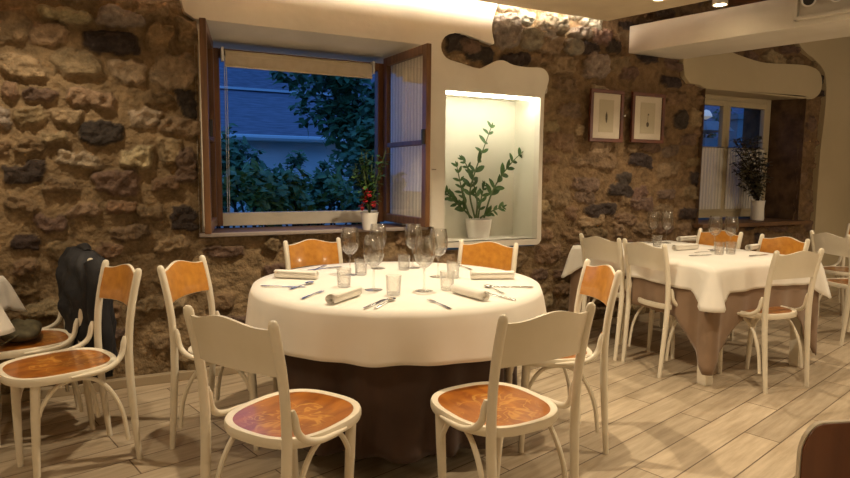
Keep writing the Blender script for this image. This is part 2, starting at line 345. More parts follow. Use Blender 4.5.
hand = [ps(*a) for a in [
 (67,14,66,15,'l',.07),(122,18,43,18,'g',.06),(112,43,54,25,'d',.05),(50,34,46,22,'t'),(158,38,28,25,'t'),(186,32,24,28,'t',.07),(150,8,36,14,'t'),
 (14,27,30,34,'b'),(21,64,44,24,'t'),(78,64,50,28,'t'),(129,71,40,22,'l',.05),(174,70,44,36,'l',.04),(39,96,34,18,'p',.05),(90,97,54,18,'t',.06),
 (187,104,20,32,'d',.04),(28,118,38,16,'t'),(66,117,30,15,'t'),(105,131,44,26,'d',.04),(146,118,32,20,'l',.05),(10,88,18,22,'b'),(160,99,28,14,'b'),
 (78,161,42,16,'l',.05),(136,158,36,18,'l',.06),(170,150,26,22,'t'),(24,174,44,20,'d',.03),(60,186,30,14,'b'),(115,182,46,24,'p',.05),(165,182,30,18,'b'),
 (30,146,34,18,'b'),(60,140,30,12,'t'),(120,206,34,14,'b'),(84,212,30,14,'t'),(50,221,40,18,'p'),(150,212,30,16,'b'),(185,165,22,36,'p'),(185,220,24,26,'d',.03),
 (20,205,34,16,'b'),(28,243,30,18,'d',.03),(66,250,34,20,'b',.05),(130,232,40,14,'b'),(172,245,30,12,'t'),(110,250,30,14,'b'),(30,268,30,14,'b'),
 (456,42,30,24,'d',.03),(478,55,30,20,'d',.03),(470,46,22,18,'p',.04),
 (505,32,24,34,'g',.07),(504,20,18,14,'w',.06),(525,20,20,16,'w',.06),(530,40,26,20,'g',.07),(551,24,26,18,'g',.08),(547,47,24,22,'t',.08),(578,34,24,12,'g',.06),
 (588,50,20,14,'d',.04),(571,48,18,18,'g',.06),(600,37,18,18,'p',.05),(514,60,30,12,'d',.05),(560,66,34,16,'t',.07),(595,68,24,24,'g',.06),(538,60,24,12,'b',.06),
 (565,84,26,14,'b',.05),(616,66,20,18,'b',.05),(610,48,14,14,'d',.04),(625,76,18,12,'p',.05),(545,35,14,12,'w',.05),(590,22,22,12,'w',.05),
 (612,110,12,16,'b',.03),(570,110,24,16,'p',.03),(560,140,26,18,'b',.03),(675,98,22,14,'b',.03),(680,120,18,16,'d',.03),(686,140,20,12,'p',.03),(640,160,24,14,'d',.03),
 (600,160,30,18,'b',.03),(668,170,24,16,'b',.03),(585,185,26,14,'p',.03),(620,190,24,14,'d',.03),(560,200,22,16,'b',.03),(600,210,30,14,'d',.03),(640,205,26,12,'p',.03)]]
for r_ in range(2):
    z0 = .0
    while z0 < ZB:
        rh = rng.uniform(.09, .17); x0 = XA+rng.uniform(0, .2)
        while x0 < XB:
            w = rng.uniform(.13, .36)
            cx, cz = x0+w/2, z0+rh/2+rng.uniform(-.02, .02); x0 += w+rng.uniform(.02, .09)
            if rng.random() < .12: continue
            w *= rng.uniform(.75, 1); h = rh*rng.uniform(.7, 1)
            if any(abs(cx-a) < (w+c)/2*.86 and abs(cz-b_) < (h+d)/2*.86 for a, b_, c, d in SP): continue
            SP.append((cx, cz, w, h))
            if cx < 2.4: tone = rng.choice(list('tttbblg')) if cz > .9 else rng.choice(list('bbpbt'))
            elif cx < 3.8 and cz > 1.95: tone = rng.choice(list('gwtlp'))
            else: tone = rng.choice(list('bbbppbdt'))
            hand.append((cx, cz, w, h, tone, (.045 if cx < 3 or cz > 2 else .028)*rng.uniform(.7, 1.2)))
        z0 += rh+rng.uniform(.015, .035)
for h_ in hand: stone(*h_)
rk = 1-np.abs(2*fbm(gx*21+5, gz*27+8, 4)/.94-1); relief = ht*1.12+(.35+9*np.clip(ht, 0, .06))*.026*(rk-.7)+.028*(fbm(gx*12, gz*12, 5)-.45)+.03*(fbm(gx*2.2, gz*2.2, 2)-.4)
def inside(poly):
    r_ = np.zeros(gx.shape, bool); P_ = list(poly)
    for (xa, za), (xb, zb) in zip(P_, P_[1:]+P_[:1]):
        if za == zb: continue
        c_ = ((za > gz) != (zb > gz)) & (gx < (xb-xa)*(gz-za)/(zb-za)+xa); r_ ^= c_
    return r_
cover = inside(poly_window) | inside(lint) | inside(poly_corner)
relief = np.where(cover, np.minimum(relief, .012), relief)
bm_ = (gx > 3.88) & (gx < 4.72) & (gz > 2.33) & (gz < 2.66); relief[bm_] = np.minimum(relief[bm_], -.005)
HX = [(.475, 2.085, .905, 2.27), (2.155, 3.06, .73, 1.965), (4.93, 6.405, .86, 2.16)]      # window, niche, window
vs = np.stack([gx, YW-relief, gz], -1).reshape(-1, 3)
ii, jj = np.meshgrid(np.arange(nx-1), np.arange(nzv-1), indexing='ij'); mcx = XA+(ii+.5)*ST; mcz = (jj+.5)*ST
keep = np.ones(ii.shape, bool)
for a, b_, c, d in HX: keep &= ~((mcx > a) & (mcx < b_) & (mcz > c) & (mcz < d))
ii = ii[keep]; jj = jj[keep]
fs = np.stack([ii*nzv+jj, (ii+1)*nzv+jj, (ii+1)*nzv+jj+1, ii*nzv+jj+1], -1)
me = bpy.data.meshes.new('wall_back'); me.from_pydata(vs.tolist(), [], fs.tolist()); me.materials.append(stone_m)
ca = me.color_attributes.new('stone', 'FLOAT_COLOR', 'POINT')
ca.data.foreach_set('color', np.concatenate([cl.reshape(-1, 3), np.ones((nx*nzv, 1))], 1).astype(np.float32).ravel())
me.shade_smooth()
wall = bpy.data.objects.new('wall_back', me); col.objects.link(wall); tag(wall, kind='structure')

# ------------------------------------------------------------------ room shell
def sbox(name, lo, hi, m, bevel=0, parent=None, kind='structure', smooth=0):
    q = MB(); q.box([(a+b_)/2 for a, b_ in zip(lo, hi)], [b_-a for a, b_ in zip(lo, hi)])
    o = q.build(name, m, parent, smooth=smooth, bevel=bevel)
    if kind: tag(o, kind=kind)
    return o
sbox('floor', (-2.6, -2.6, -.1), (7.8, YW+.02, 0), floor_m)
sbox('wall_left', (-2.7, -2.6, 0), (-2.6, YW, 3.0), plaster_tan)
sbox('wall_front', (-2.7, -2.7, 0), (7.9, -2.6, 3.0), plaster_tan)
sbox('wall_right', (7.75, -2.6, 0), (7.85, YW, 3.0), plaster_tan)
sbox('ceiling', (-2.7, -2.7, 2.93), (7.9, YW+.6, 3.03), darkwood)
q = MB(); q.box((-2.0, YW+.1, 1.5), (1.1, .2, 3.0)); tag(q.build('wall_back_corner', plaster_tan, smooth=0), kind='structure').name = 'trim_9'
# back side of the masonry (thickness of the wall, seen through the openings) 
# dropped ceiling, its edge stops short of the wall and of the beam
SE = YW-.16; dx, dy = math.sin(ANG), -math.cos(ANG)
e0 = ony(607.5, 21, SE); ZS = e0.z
q = MB(); c = [(-2.6, SE), (e0.x, SE), (e0.x+dx*6.5, SE+dy*6.5), (-2.6, SE+dy*6.5)]
q.hexa([(a, b_, ZS) for a, b_ in c]+[(a, b_, ZS+.06) for a, b_ in c])
tag(q.build('ceiling_soffit', ceil_m, smooth=0), kind='structure').name = 'ceiling_dropped'
q = MB(); q.box((e0.x/2-1.3, SE-.05, ZS+.115), (e0.x+2.4, .04, .02))
o = q.build('led_strip', led, smooth=0); tag(o, 'warm light strip hidden in the gap between dropped ceiling and wall', 'light strip')
# beam
BX = 4.01; BW = .645; BZ0, BZ1 = 2.372, 2.60
q = MB(); yb = YW
def bpt(u, t, z): return (BX+u*math.cos(ANG)*1.0+dx*t, yb+u*math.sin(ANG)*0+dy*t, z)
q.hexa([bpt(0, -.03, BZ0), bpt(BW, -.03, BZ0), bpt(BW, 4.4, BZ0), bpt(0, 4.4, BZ0), bpt(0, -.03, BZ1), bpt(BW, -.03, BZ1), bpt(BW, 4.4, BZ1), bpt(0, 4.4, BZ1)])
tag(q.build('ceiling_beam', plaster, smooth=0, bevel=.008), kind='structure')
# skirting
sbox('baseboard_back', (-1.5, YW-.062, 0), (7.7, YW-.01, .055), mat('skirting_tile', (.42, .33, .22), .45), bevel=.004)

niche = [(2.19, .80), (2.19, 1.93), (3.045, 1.93), (3.045, .80)]
panel('trim_1', poly_window, [niche], YW-.052, YW+.02, plaster)
# niche box
q = MB(); nb = YW+.30
x0, x1, z0, z1 = 2.19, 3.045, .80, 1.93
q.add([(x0, YW+.018, z0), (x1, YW+.018, z0), (x1, YW+.018, z1), (x0, YW+.018, z1), (x0, nb, z0), (x1, nb, z0), (x1, nb, z1), (x0, nb, z1)],
      [(1, 2, 6, 5), (2, 3, 7, 6), (3, 0, 4, 7), (4, 5, 6, 7)])
niche_m = noise_col(mat('niche_plaster', (.74, .72, .62), .8), [(.72, .70, .60), (.77, .75, .65)], 3)
tag(q.build('trim_2', niche_m, smooth=0, fix=False), kind='structure')
o = sbox('niche_light_strip', (x0+.02, YW+.0, z1-.018), (x1-.02, YW+.03, z1-.005), ledn, kind=None)
tag(o, 'bright warm light strip under the top edge of the plant niche', 'light strip')
sbox('trim_3', (x0, YW-.045, z0-.012), (x1, nb, z0), plaster)      # niche shelf

# big window reveal
RY0 = YW+.36
revst = noise_col(mat('reveal_stone', (.13, .075, .04), .9), [(.07, .04, .022), (.16, .095, .05)], 7, bump=.8, bscale=12, dist=.03)
WY = YW+.30; fx0, fx1, fz0, fz1 = .585, 1.835, .945, 2.135
q = MB(); a = YW-.03
V = [(.455, a, .93), (2.06, a, .93), (2.06, a, 2.235), (.455, a, 2.235), (fx0-.03, WY+.28, .93), (fx1+.03, WY+.28, .93), (fx1+.03, WY+.28, fz1+.02), (fx0-.03, WY+.28, fz1+.02)]
V[4:] = [(.50, WY+.28, .93), (1.90, WY+.28, .93), (1.90, WY+.28, 2.15), (.50, WY+.28, 2.15)]
q.add(V, [(1, 2, 6, 5), (2, 3, 7, 6), (3, 0, 4, 7)]); tag(q.build('trim_4', plaster, smooth=0, fix=False), kind='structure')
for lo, hi in (((.30, YW+.04, .80), (.50, WY+.28, 2.3)), ((1.93, YW+.14, .80), (2.15, WY+.28, 2.3)), ((4.75, YW+.04, .7), (4.96, RY0+.3, 2.3)), ((6.43, YW+.04, .7), (6.66, RY0+.3, 2.3))):
    sbox('trim_10', lo, hi, revst if lo[0] > 4 else plaster)
win = empty('window_1', (1.21, WY, .93)); tag(win, kind='structure')
def child(mb, name, m, par, **k):
    o = mb.build(name, m, par, **k); o.matrix_parent_inverse = Matrix.Translation(par.location).inverted() if par.rotation_euler.z == 0 else par.matrix_basis.inverted(); return o
q = MB(); T = .055
q.box(((fx0+fx1)/2, WY, fz1-T/2), (fx1-fx0-2*T, .07, T)); q.box((fx0+T/2, WY, (fz0+fz1)/2), (T, .07, fz1-fz0)); q.box((fx1-T/2, WY, (fz0+fz1)/2), (T, .07, fz1-fz0))
child(q, 'window_frame', darkwood, win, smooth=0, bevel=.004)
q = MB(); q.box(((fx0+fx1)/2, WY-.002, fz0+.045), (fx1-fx0-2*T, .06, .09)); child(q, 'bottom_rail', plaster, win, smooth=0, bevel=.004)
q = MB(); q.box((1.25, YW+.13, .915), (1.60, .34, .03)); child(q, 'window_sill', sillwood, win, smooth=0, bevel=.004)
q = MB(); q.box((1.245, YW-.055, .917), (1.59, .03, .026)); child(q, 'sill_edge', mat('sill_edge_stone', (.30, .25, .22), .7), win, smooth=0, bevel=.006)
def mount(o, par, loc, rz):
    o.parent = par; o.location = loc; o.rotation_euler = (0, 0, rz)
Lw = .655
for hx, yaw, cs in ((fx0+.0, math.atan2(-.98, -.19), 1), (fx1-.0, math.atan2(-.997, .06), -1)):
    H_ = 1.215; t = .036; w = .06
    loc = Vector((hx, WY-.045, .955))-win.location
    q = MB(); q.box((w/2, 0, H_/2), (w, t, H_)); q.box((Lw-w/2, 0, H_/2), (w, t, H_))
    q.box((Lw/2, 0, w/2), (Lw-2*w, t, w)); q.box((Lw/2, 0, H_-w/2), (Lw-2*w, t, w)); q.box((Lw/2, 0, H_*.47), (Lw-2*w, t*.8, .035))
    s_ = q.build('window_sash', sashwood, None, smooth=0, bevel=.004); mount(s_, win, loc, yaw)
    q = MB(); q.box((Lw/2, 0, H_/2), (Lw-2*w+.01, .004, H_-2*w+.01)); g_ = q.build('pane', pane, None, smooth=0); g_.parent = s_
    q = MB(); P_ = []
    n = 60
    for i in range(n+1):
        x = w+(Lw-2*w)*i/n; y = cs*-.024+.006*math.sin(i*1.3)
        P_ += [(x, y, w*.6), (x, y, H_-w*.7)]
    q.add(P_, [(2*i, 2*i+2, 2*i+3, 2*i+1) for i in range(n)]); g_ = q.build('sheer_curtain', sheer, None, fix=False); g_.parent = s_
    q = MB(); q.box((Lw-.02, cs*.03, H_*.5), (.02, .02, .10)); g_ = q.build('window_handle', blackm, None, smooth=0, bevel=.003); g_.parent = s_
# roller blind
bl = empty('roller_blind', (1.19, WY-.06, 2.05)); tag(bl, 'rolled up beige roller blind across the top of the big window', 'blind')
beige = noise_col(mat('beige_blind', (.55, .47, .34), .8), [(.50, .42, .30), (.56, .48, .36)], 20)
q = MB(); q.tube([(-.52, 0, .04), (.52, 0, .04)], .034, 14); q.build('blind_roll', beige, bl)
q = MB(); q.box((0, -.03, .015), (1.04, .006, .09)); q.build('blind_fabric', beige, bl, smooth=0)
q = MB(); q.tube([(-.52, -.03, -.034), (.52, -.03, -.034)], .009, 8); q.build('bottom_bar', mat('bar', (.6, .5, .35), .5), bl)
for s_ in (-1, 1):
    q = MB(); q.box((s_*.535, 0, .04), (.015, .06, .09)); q.build('bracket', whitec, bl, smooth=0)
chain = mat('bead_chain', (.5, .55, .6), .4)
for s_ in (-1,):
    for dxx in (0, .012):
        q = MB(); q.tube([(s_*.525+dxx, -.03, .03), (s_*.525+dxx*1.2, -.03, -.5), (s_*.525+dxx, -.03, -1.02)], .0028, 6); q.build('pull_chain', chain, bl)

# right window with its lintel and reveal
panel('trim_5', lint, [], YW-.05, YW+.02, plaster_tan)
RY = YW+.36
q = MB(); a = YW-.05
q.add([(4.92, a, .86), (6.42, a, .86), (6.42, a, lz), (4.92, a, lz), (5.02, RY+.3, .86), (6.42, RY+.3, .86), (6.42, RY+.3, 2.17), (5.02, RY+.3, 2.17)],
      [(2, 3, 7, 6)]); tag(q.build('trim_6', plaster_tan, smooth=0, fix=False), kind='structure')
q = MB(); q.add([(4.92, a, .86), (6.42, a, .86), (6.42, a, lz), (4.92, a, lz), (5.02, RY+.3, .86), (6.42, RY+.3, .86), (6.42, RY+.3, 2.17), (5.02, RY+.3, 2.17)],
      [(1, 2, 6, 5), (3, 0, 4, 7), (0, 1, 5, 4)]); tag(q.build('trim_7', revst, smooth=0, fix=False), kind='structure')
w2 = empty('window_2', (5.72, RY, .9)); tag(w2, kind='structure')
q = MB(); X0, X1, Z0, Z1 = 5.04, 6.41, .89, 2.16; t = .06
for bx in (((X0+X1)/2, Z1-t/2, X1-X0-2*t, t), ((X0+X1)/2, Z0+t/2, X1-X0-2*t, t), (X0+t/2, (Z0+Z1)/2, t, Z1-Z0), (X1-t/2, (Z0+Z1)/2, t, Z1-Z0)):
    q.box((bx[0], RY, bx[1]), (bx[2], .07, bx[3]))
child(q, 'window_frame', plaster_tan, w2, smooth=0, bevel=.004)
mx_ = 5.70
for a, b_ in ((X0+t, mx_), (mx_, X1-t)):
    q = MB(); s_ = .055
    q.box(((a+b_)/2, RY-.02, Z1-t-s_/2), (b_-a-2*s_, .05, s_)); q.box(((a+b_)/2, RY-.02, Z0+t+s_/2), (b_-a-2*s_, .05, s_))
    q.box((a+s_/2, RY-.02, (Z0+Z1)/2), (s_, .05, Z1-Z0-2*t)); q.box((b_-s_/2, RY-.02, (Z0+Z1)/2), (s_, .05, Z1-Z0-2*t))
    sa = child(q, 'window_sash', plaster_tan, w2, smooth=0, bevel=.004)
    q = MB(); q.box(((a+b_)/2, RY-.02, (Z0+Z1)/2), (b_-a-2*s_+.01, .004, Z1-Z0-2*t-2*s_+.01)); g_ = q.build('pane', pane, None, smooth=0)
    g_.parent = sa
    q = MB(); P_ = []; n = 50; zt = 1.62
    for i in range(n+1):
        x = a+s_*.6+(b_-a-s_*1.2)*i/n; y = RY-.055+.008*math.sin(i*1.5); P_ += [(x, y, Z0+t+.03), (x, y, zt)]
    q.add(P_, [(2*i, 2*i+2, 2*i+3, 2*i+1) for i in range(n)]); g_ = q.build('half_curtain', sheer_half, None, fix=False)
    g_.parent = sa
    q = MB(); q.tube([(a+.02, RY-.055, zt), (b_-.02, RY-.055, zt)], .006, 8); g_ = q.build('curtain_rod', zipm, None)
    g_.parent = sa
q = MB(); q.box((5.70, YW+.10, .85), (1.62, .46, .04)); child(q, 'window_sill', sillwood, w2, smooth=0, bevel=.005)

# plaster edge running up beside the pillar and on to the right corner
panel('trim_8', poly_corner, [], YW-.055, YW+.02, plaster_tan)

# ------------------------------------------------------------------ chairs
def chair_shapes():
    r = empty('bistro_chair')
    SZ = .474
    def se(a, hw, y0, y1, n=2.7):
        ca, sa = math.cos(a), math.sin(a)
        return (hw*abs(ca)**(2/n)*(1 if ca > 0 else -1), (y0+y1)/2+(y1-y0)/2*abs(sa)**(2/n)*(1 if sa > 0 else -1))
    N_ = 48
    # seat ring, bent wood
    q = MB(); cs = []
    for i in range(N_):
        a = 2*PI*i/N_; o = se(a, .211, -.194, .252); n_ = se(a, .185, -.168, .226)
        cs.append([(n_[0], n_[1], SZ-.030), (o[0]*.985, o[1]*.985, SZ-.034), (*o, SZ-.024), (*o, SZ-.010), (o[0]*.985, o[1]*.985, SZ-.001), ((o[0]+n_[0])/2, (o[1]+n_[1])/2, SZ+.001), (n_[0], n_[1], SZ-.004)])
    k = 7; q.add([p for c_ in cs for p in c_], [(i*k+j, ((i+1) % N_)*k+j, ((i+1) % N_)*k+(j+1) % k, i*k+(j+1) % k) for i in range(N_) for j in range(k)])
    q.build('seat_frame', cream, r, smooth=50)
    q = MB(); top = [se(2*PI*i/N_, .187, -.170, .228) for i in range(N_)]
    q.add([(0, .02, SZ-.008)]+[(x*.6, .02+(y-.02)*.6, SZ-.007) for x, y in top]+[(x, y, SZ-.005) for x, y in top]+[(x, y, SZ-.018) for x, y in top]+[(0, .02, SZ-.018)],
          [(0, 1+i, 1+(i+1) % N_) for i in range(N_)]+[(1+i, 1+N_+i, 1+N_+(i+1) % N_, 1+(i+1) % N_) for i in range(N_)]
          + [(1+N_+i, 1+2*N_+i, 1+2*N_+(i+1) % N_, 1+N_+(i+1) % N_) for i in range(N_)]+[(1+3*N_, 1+2*N_+(i+1) % N_, 1+2*N_+i) for i in range(N_)])
    q.build('seat', seatven, r, smooth=50)
    def py(z): return float(np.interp(z, [0, .2, .42, .52, .62, .75, .88], [-.222, -.205, -.190, -.190, -.195, -.214, -.246]))
    def pxx(z): return float(np.interp(z, [0, .45, .88], [.178, .186, .190]))
    for s in (-1, 1):
        q = MB(); zs = [0, .1, .2, .3, .4, .46, .52, .58, .64, .72, .8, .862, .876, .882]
        rr = [.0125, .014, .0155, .0165, .0175, .0175, .017, .0165, .0165, .0165, .0165, .0165, .0135, .006]
        q.tube([(s*pxx(z), py(z)-.012, z) for z in zs], rr, 12); q.build('back_post', cream, r)
        q = MB(); q.tube([(s*.122, .164, 0), (s*.130, .164, .12), (s*.142, .162, .30), (s*.150, .158, .447)], [.0125, .0155, .0185, .020], 12); q.build('leg', cream, r)
        q = MB(); q.tube(catmull([(s*.146, .150, .300), (s*.150, .135, .345), (s*.155, .085, .410), (s*.162, .010, .431), (s*.170, -.065, .412), (s*.176, -.125, .345), (s*.180, -.168, .24), (s*.181, -.186, .11)], 4), .0095, 8, sq=(1, 1.1)); q.build('brace', cream, r)
        q = MB(); q.tube(catmull([(s*.195, -.183, .588), (s*.196, -.178, .560), (s*.199, -.166, .510), (s*.208, -.135, .478), (s*.2175, -.085, .462), (s*.2215, -.02, .458), (s*.221, .045, .458)], 4), [.006, .0125, .0125, .0125, .011, .010, .004], 10); q.build('bent_arm', cream, r)
    # curved backrest plate with crested top
    def plate(y_off, th, inset=0):
        q = MB(); nxx = 24; nzz = 6; g = []
        for side in (0, 1):
            for i in range(nxx+1):
                u = -1+2*i/nxx; x = u*(.176-inset)
                top = .852+.026*math.cos(u*PI/2*1.15)**2*(1 if abs(u) < .87 else 0)+(.0 if abs(u) < .87 else 0)-inset
                bot = .700+.006*(1-u*u)+inset
                for j in range(nzz+1):
                    z = bot+(top-bot)*j/nzz
                    y = py(z)-.012-.028*(1-u*u)+y_off+(th if side else 0)
                    g.append((x, y, z))
        B = (nxx+1)*(nzz+1); I = lambda sd, i, j: sd*B+i*(nzz+1)+j; fs_ = []
        for i in range(nxx):
            for j in range(nzz):
                fs_.append((I(0, i, j), I(0, i, j+1), I(0, i+1, j+1), I(0, i+1, j))); fs_.append((I(1, i, j), I(1, i+1, j), I(1, i+1, j+1), I(1, i, j+1)))
            for j in (0, nzz): fs_.append((I(0, i, j), I(0, i+1, j), I(1, i+1, j), I(1, i, j)))
        for j in range(nzz):
            for i in (0, nxx): fs_.append((I(0, i, j), I(1, i, j), I(1, i, j+1), I(0, i, j+1)))
        q.add(g, fs_); return q
    bk = plate(-.006, .011).build('backrest', cream, r)
    plate(.0055, .0018, .003).build('veneer_face', backven, bk)
    return r
chair0 = chair_shapes(); used = [0]
def chair(x, y, deg, label, group):
    o = chair0 if not used[0] else copy_tree(chair0); used[0] = 1
    o.location = (x, y, 0); o.rotation_euler = (0, 0, deg); tag(o, label, 'chair', group); return o
G1 = 'bistro chairs around the round table'; G2 = 'bistro chairs around the square table'; G3 = 'chairs at the left edge'; G4 = 'chairs by the right wall'
chair(-.236, 3.098, 1.931, 'cream bentwood chair facing left, whole inlaid seat in view, left of round table', G3)
C14 = (-.425, 3.585, 1.80)
chair(*C14, 'cream chair by the stone wall with black jacket over its back', G3)
chair(.482, 3.072, -2.183, 'cream bentwood chair left of round table showing its orange backrest, against the stone wall', G1)
chair(.507, 2.075, -1.011, 'cream chair seen from behind at left front of round table, whole seat visible', G1)
chair(1.22, 1.839, .087, 'cream chair seen from behind at right front of round table, seat half shaded', G1)
chair(1.871, 2.379, 1.23, 'cream bentwood chair on the right side of the round table, leaning orange back facing left', G1)
chair(1.181, 3.70, 3.308, 'cream chair with orange back behind the round table, below the big window', G1)
chair(1.951, 3.255, 2.205, 'cream chair with orange back behind the round table, below the plant niche', G1)
chair(3.376, 3.44, -1.54, 'cream backed chair on left side of the square table, the one nearer the stone wall', G2)
chair(3.387, 3.0, -1.65, 'cream backed chair on left side of the square table, nearer the table front corner', G2)
chair(3.699, 2.564, -.089, 'cream chair seen from behind alone at the front of the square table', G2)
chair(4.16, 3.44, 1.581, 'orange backed chair at far side of the square table, behind the wine glasses', G2)
chair(4.16, 2.923, 1.463, 'orange backed chair at far side of the square table, behind the front chair', G2)
chair(5.344, 2.892, -1.899, 'pale cream backed chair by the right wall, beyond the square table', G4)
chair(6.05, 3.35, 1.45, 'farthest chair by the right wall, only its orange back showing over a cream chair', G4)
# brown chair close to the camera, bottom right corner
pc = onz(797, 424, .80)
bc = empty('wooden_chair', (1.365, .50, -.0), math.radians(180-26+8)); tag(bc, 'brown wooden chair back with rounded corner, cut off at the bottom right corner', 'chair')

bplate = noise_col(mat('red_brown_veneer', (.2, .055, .015), .35, coat=.4), [(.12, .032, .010), (.17, .05, .015)], 5, stretch=(3, 3, .6))
def rplate(q, hw, z0, z1, rad, y, th, curve=.03):
    P_ = []
    for cx, cz, a0 in ((hw-rad, z0+rad, -90), (hw-rad, z1-rad, 0), (-hw+rad, z1-rad, 90), (-hw+rad, z0+rad, 180)):
        for k_ in range(9): a = math.radians(a0+90*k_/8); P_.append((cx+rad*math.cos(a), cz+rad*math.sin(a)))
    yy = lambda x: y-curve*(1-(x/hw)**2)
    n = len(P_)
    ring = lambda s_, o_: [(x*s_, yy(x*s_)+o_, (z-(z0+z1)/2)*s_+(z0+z1)/2) for x, z in P_]
    vs_ = []; fs_ = []
    for o_ in (0, th):
        for s_ in (1, .75, .5, .25): vs_ += ring(s_, o_)
        vs_.append((0, yy(0)+o_, (z0+z1)/2))
    B = 4*n+1
    for sd in (0, 1):
        for l_ in range(3):
            for i in range(n): fs_.append((sd*B+l_*n+i, sd*B+l_*n+(i+1) % n, sd*B+(l_+1)*n+(i+1) % n, sd*B+(l_+1)*n+i))
        for i in range(n): fs_.append((sd*B+3*n+i, sd*B+3*n+(i+1) % n, sd*B+4*n))
    for i in range(n): fs_.append((i, (i+1) % n, B+(i+1) % n, B+i))
    q.add(vs_, fs_)
q = MB(); rplate(q, .20, .55, .805, .06, -.20, .010); bb = q.build('backrest', cream, bc)
q = MB(); rplate(q, .198, .553, .803, .058, -.189, .003); q.build('veneer_face', bplate, bb)
q = MB(); q.box((0, .01, .45), (.40, .40, .025)); q.build('seat', bplate, bc, bevel=.01)
for s in (-1, 1):
    q = MB(); q.tube([(s*.165, -.25, 0), (s*.16, -.215, .45), (s*.12, -.225, .72)], [.014, .017, .013], 10); q.build('back_post', cream, bc)
    q = MB(); q.tube([(s*.17, .18, 0), (s*.16, .16, .44)], [.013, .018], 10); q.build('leg', cream, bc)

# ------------------------------------------------------------------ cloths
def skirt_round(cx, cy, r, ztop, hem, flare, folds, amp, n=160, m=10, rfun=None, phase=0):
    q = MB(); V_ = [(cx, cy, ztop)]; F_ = []
    for rr in (.5, .9, 1.0):
        V_ += [(cx+r*rr*math.cos(2*PI*i/n), cy+r*rr*math.sin(2*PI*i/n), ztop) for i in range(n)]
    for j in range(1, m+1):
        f_ = j/m
        for i in range(n):
            a = 2*PI*i/n
            R_ = (rfun(a, f_) if rfun else r+flare*f_)+.012*(1-(1-min(f_*4, 1))**2)
            w_ = math.sin(folds*a+phase+1.3*math.sin(3*a))+.45*math.sin(folds*1.7*a+2+phase+math.sin(2*a))
            R_ += amp*w_*f_**1.4
            z = ztop-.004-(ztop-hem-.008*math.sin(folds*.5*a+1)-.009*math.sin(5*a+phase))*f_
            V_.append((cx+R_*math.cos(a), cy+R_*math.sin(a), z))
    F_ = [(0, 1+i, 1+(i+1) % n) for i in range(n)]
    for l_ in range(2+m): F_ += [(1+l_*n+i, 1+(l_+1)*n+i, 1+(l_+1)*n+(i+1) % n, 1+l_*n+(i+1) % n) for i in range(n)]
    q.add(V_, F_); return q
TC = (1.275, 2.874); TR = .733; TZ = .758
rt = empty('round_table', (*TC, 0)); tag(rt, 'round dining table under white and brown cloths in the middle of the room', 'table')
q = MB(); q.lathe([(0, TZ-.034), (.71, TZ-.034), (.715, TZ-.02), (.715, TZ-.012), (.71, TZ-.007), (0, TZ-.007)], 64); q.build('tabletop', darkwood, rt)
q = MB(); q.lathe([(0, 0), (.24, 0), (.24, .03), (.06, .06), (.045, .1), (.045, .70), (.12, TZ-.036), (0, TZ-.036)], 24); q.build('pedestal', darkwood, rt)
ca_ = [(.482, 3.072, .17), (.507, 2.075, .02), (1.22, 1.839, .04), (1.871, 2.379, .19), (1.181, 3.70, .14), (1.951, 3.255, .19)]
def rf(a, f_):
    R_ = .715
    for x, y, d_ in ca_:
        b_ = math.atan2(y-TC[1], x-TC[0]); da = (a-b_+PI) % (2*PI)-PI
        R_ = min(R_, .715-(d_+.03)*math.exp(-(da/.42)**2)*min(1, f_*3)) if d_ > 0 else R_
    return R_-.02*f_
o = skirt_round(*TC, .713, TZ-.002, .12, 0, 19, .026, n=240, m=18, rfun=rf).build('under_tablecloth', brownc, None, smooth=0, fix=False)
o.data.shade_smooth(); tag(o, 'long dark brown under cloth hanging to near the floor from the round table', 'tablecloth')
s_ = o.modifiers.new('t', 'SOLIDIFY'); s_.thickness = .002
o = skirt_round(*TC, TR-.012, TZ+.003, .555, .026, 14, .0105, n=240, m=10).build('tablecloth', linen, None, smooth=0, fix=False)
o.data.shade_smooth(); tag(o, 'round white linen tablecloth covering the round table', 'tablecloth')
s_ = o.modifiers.new('t', 'SOLIDIFY'); s_.thickness = .002; s_.offset = 1
TT = TZ+.005
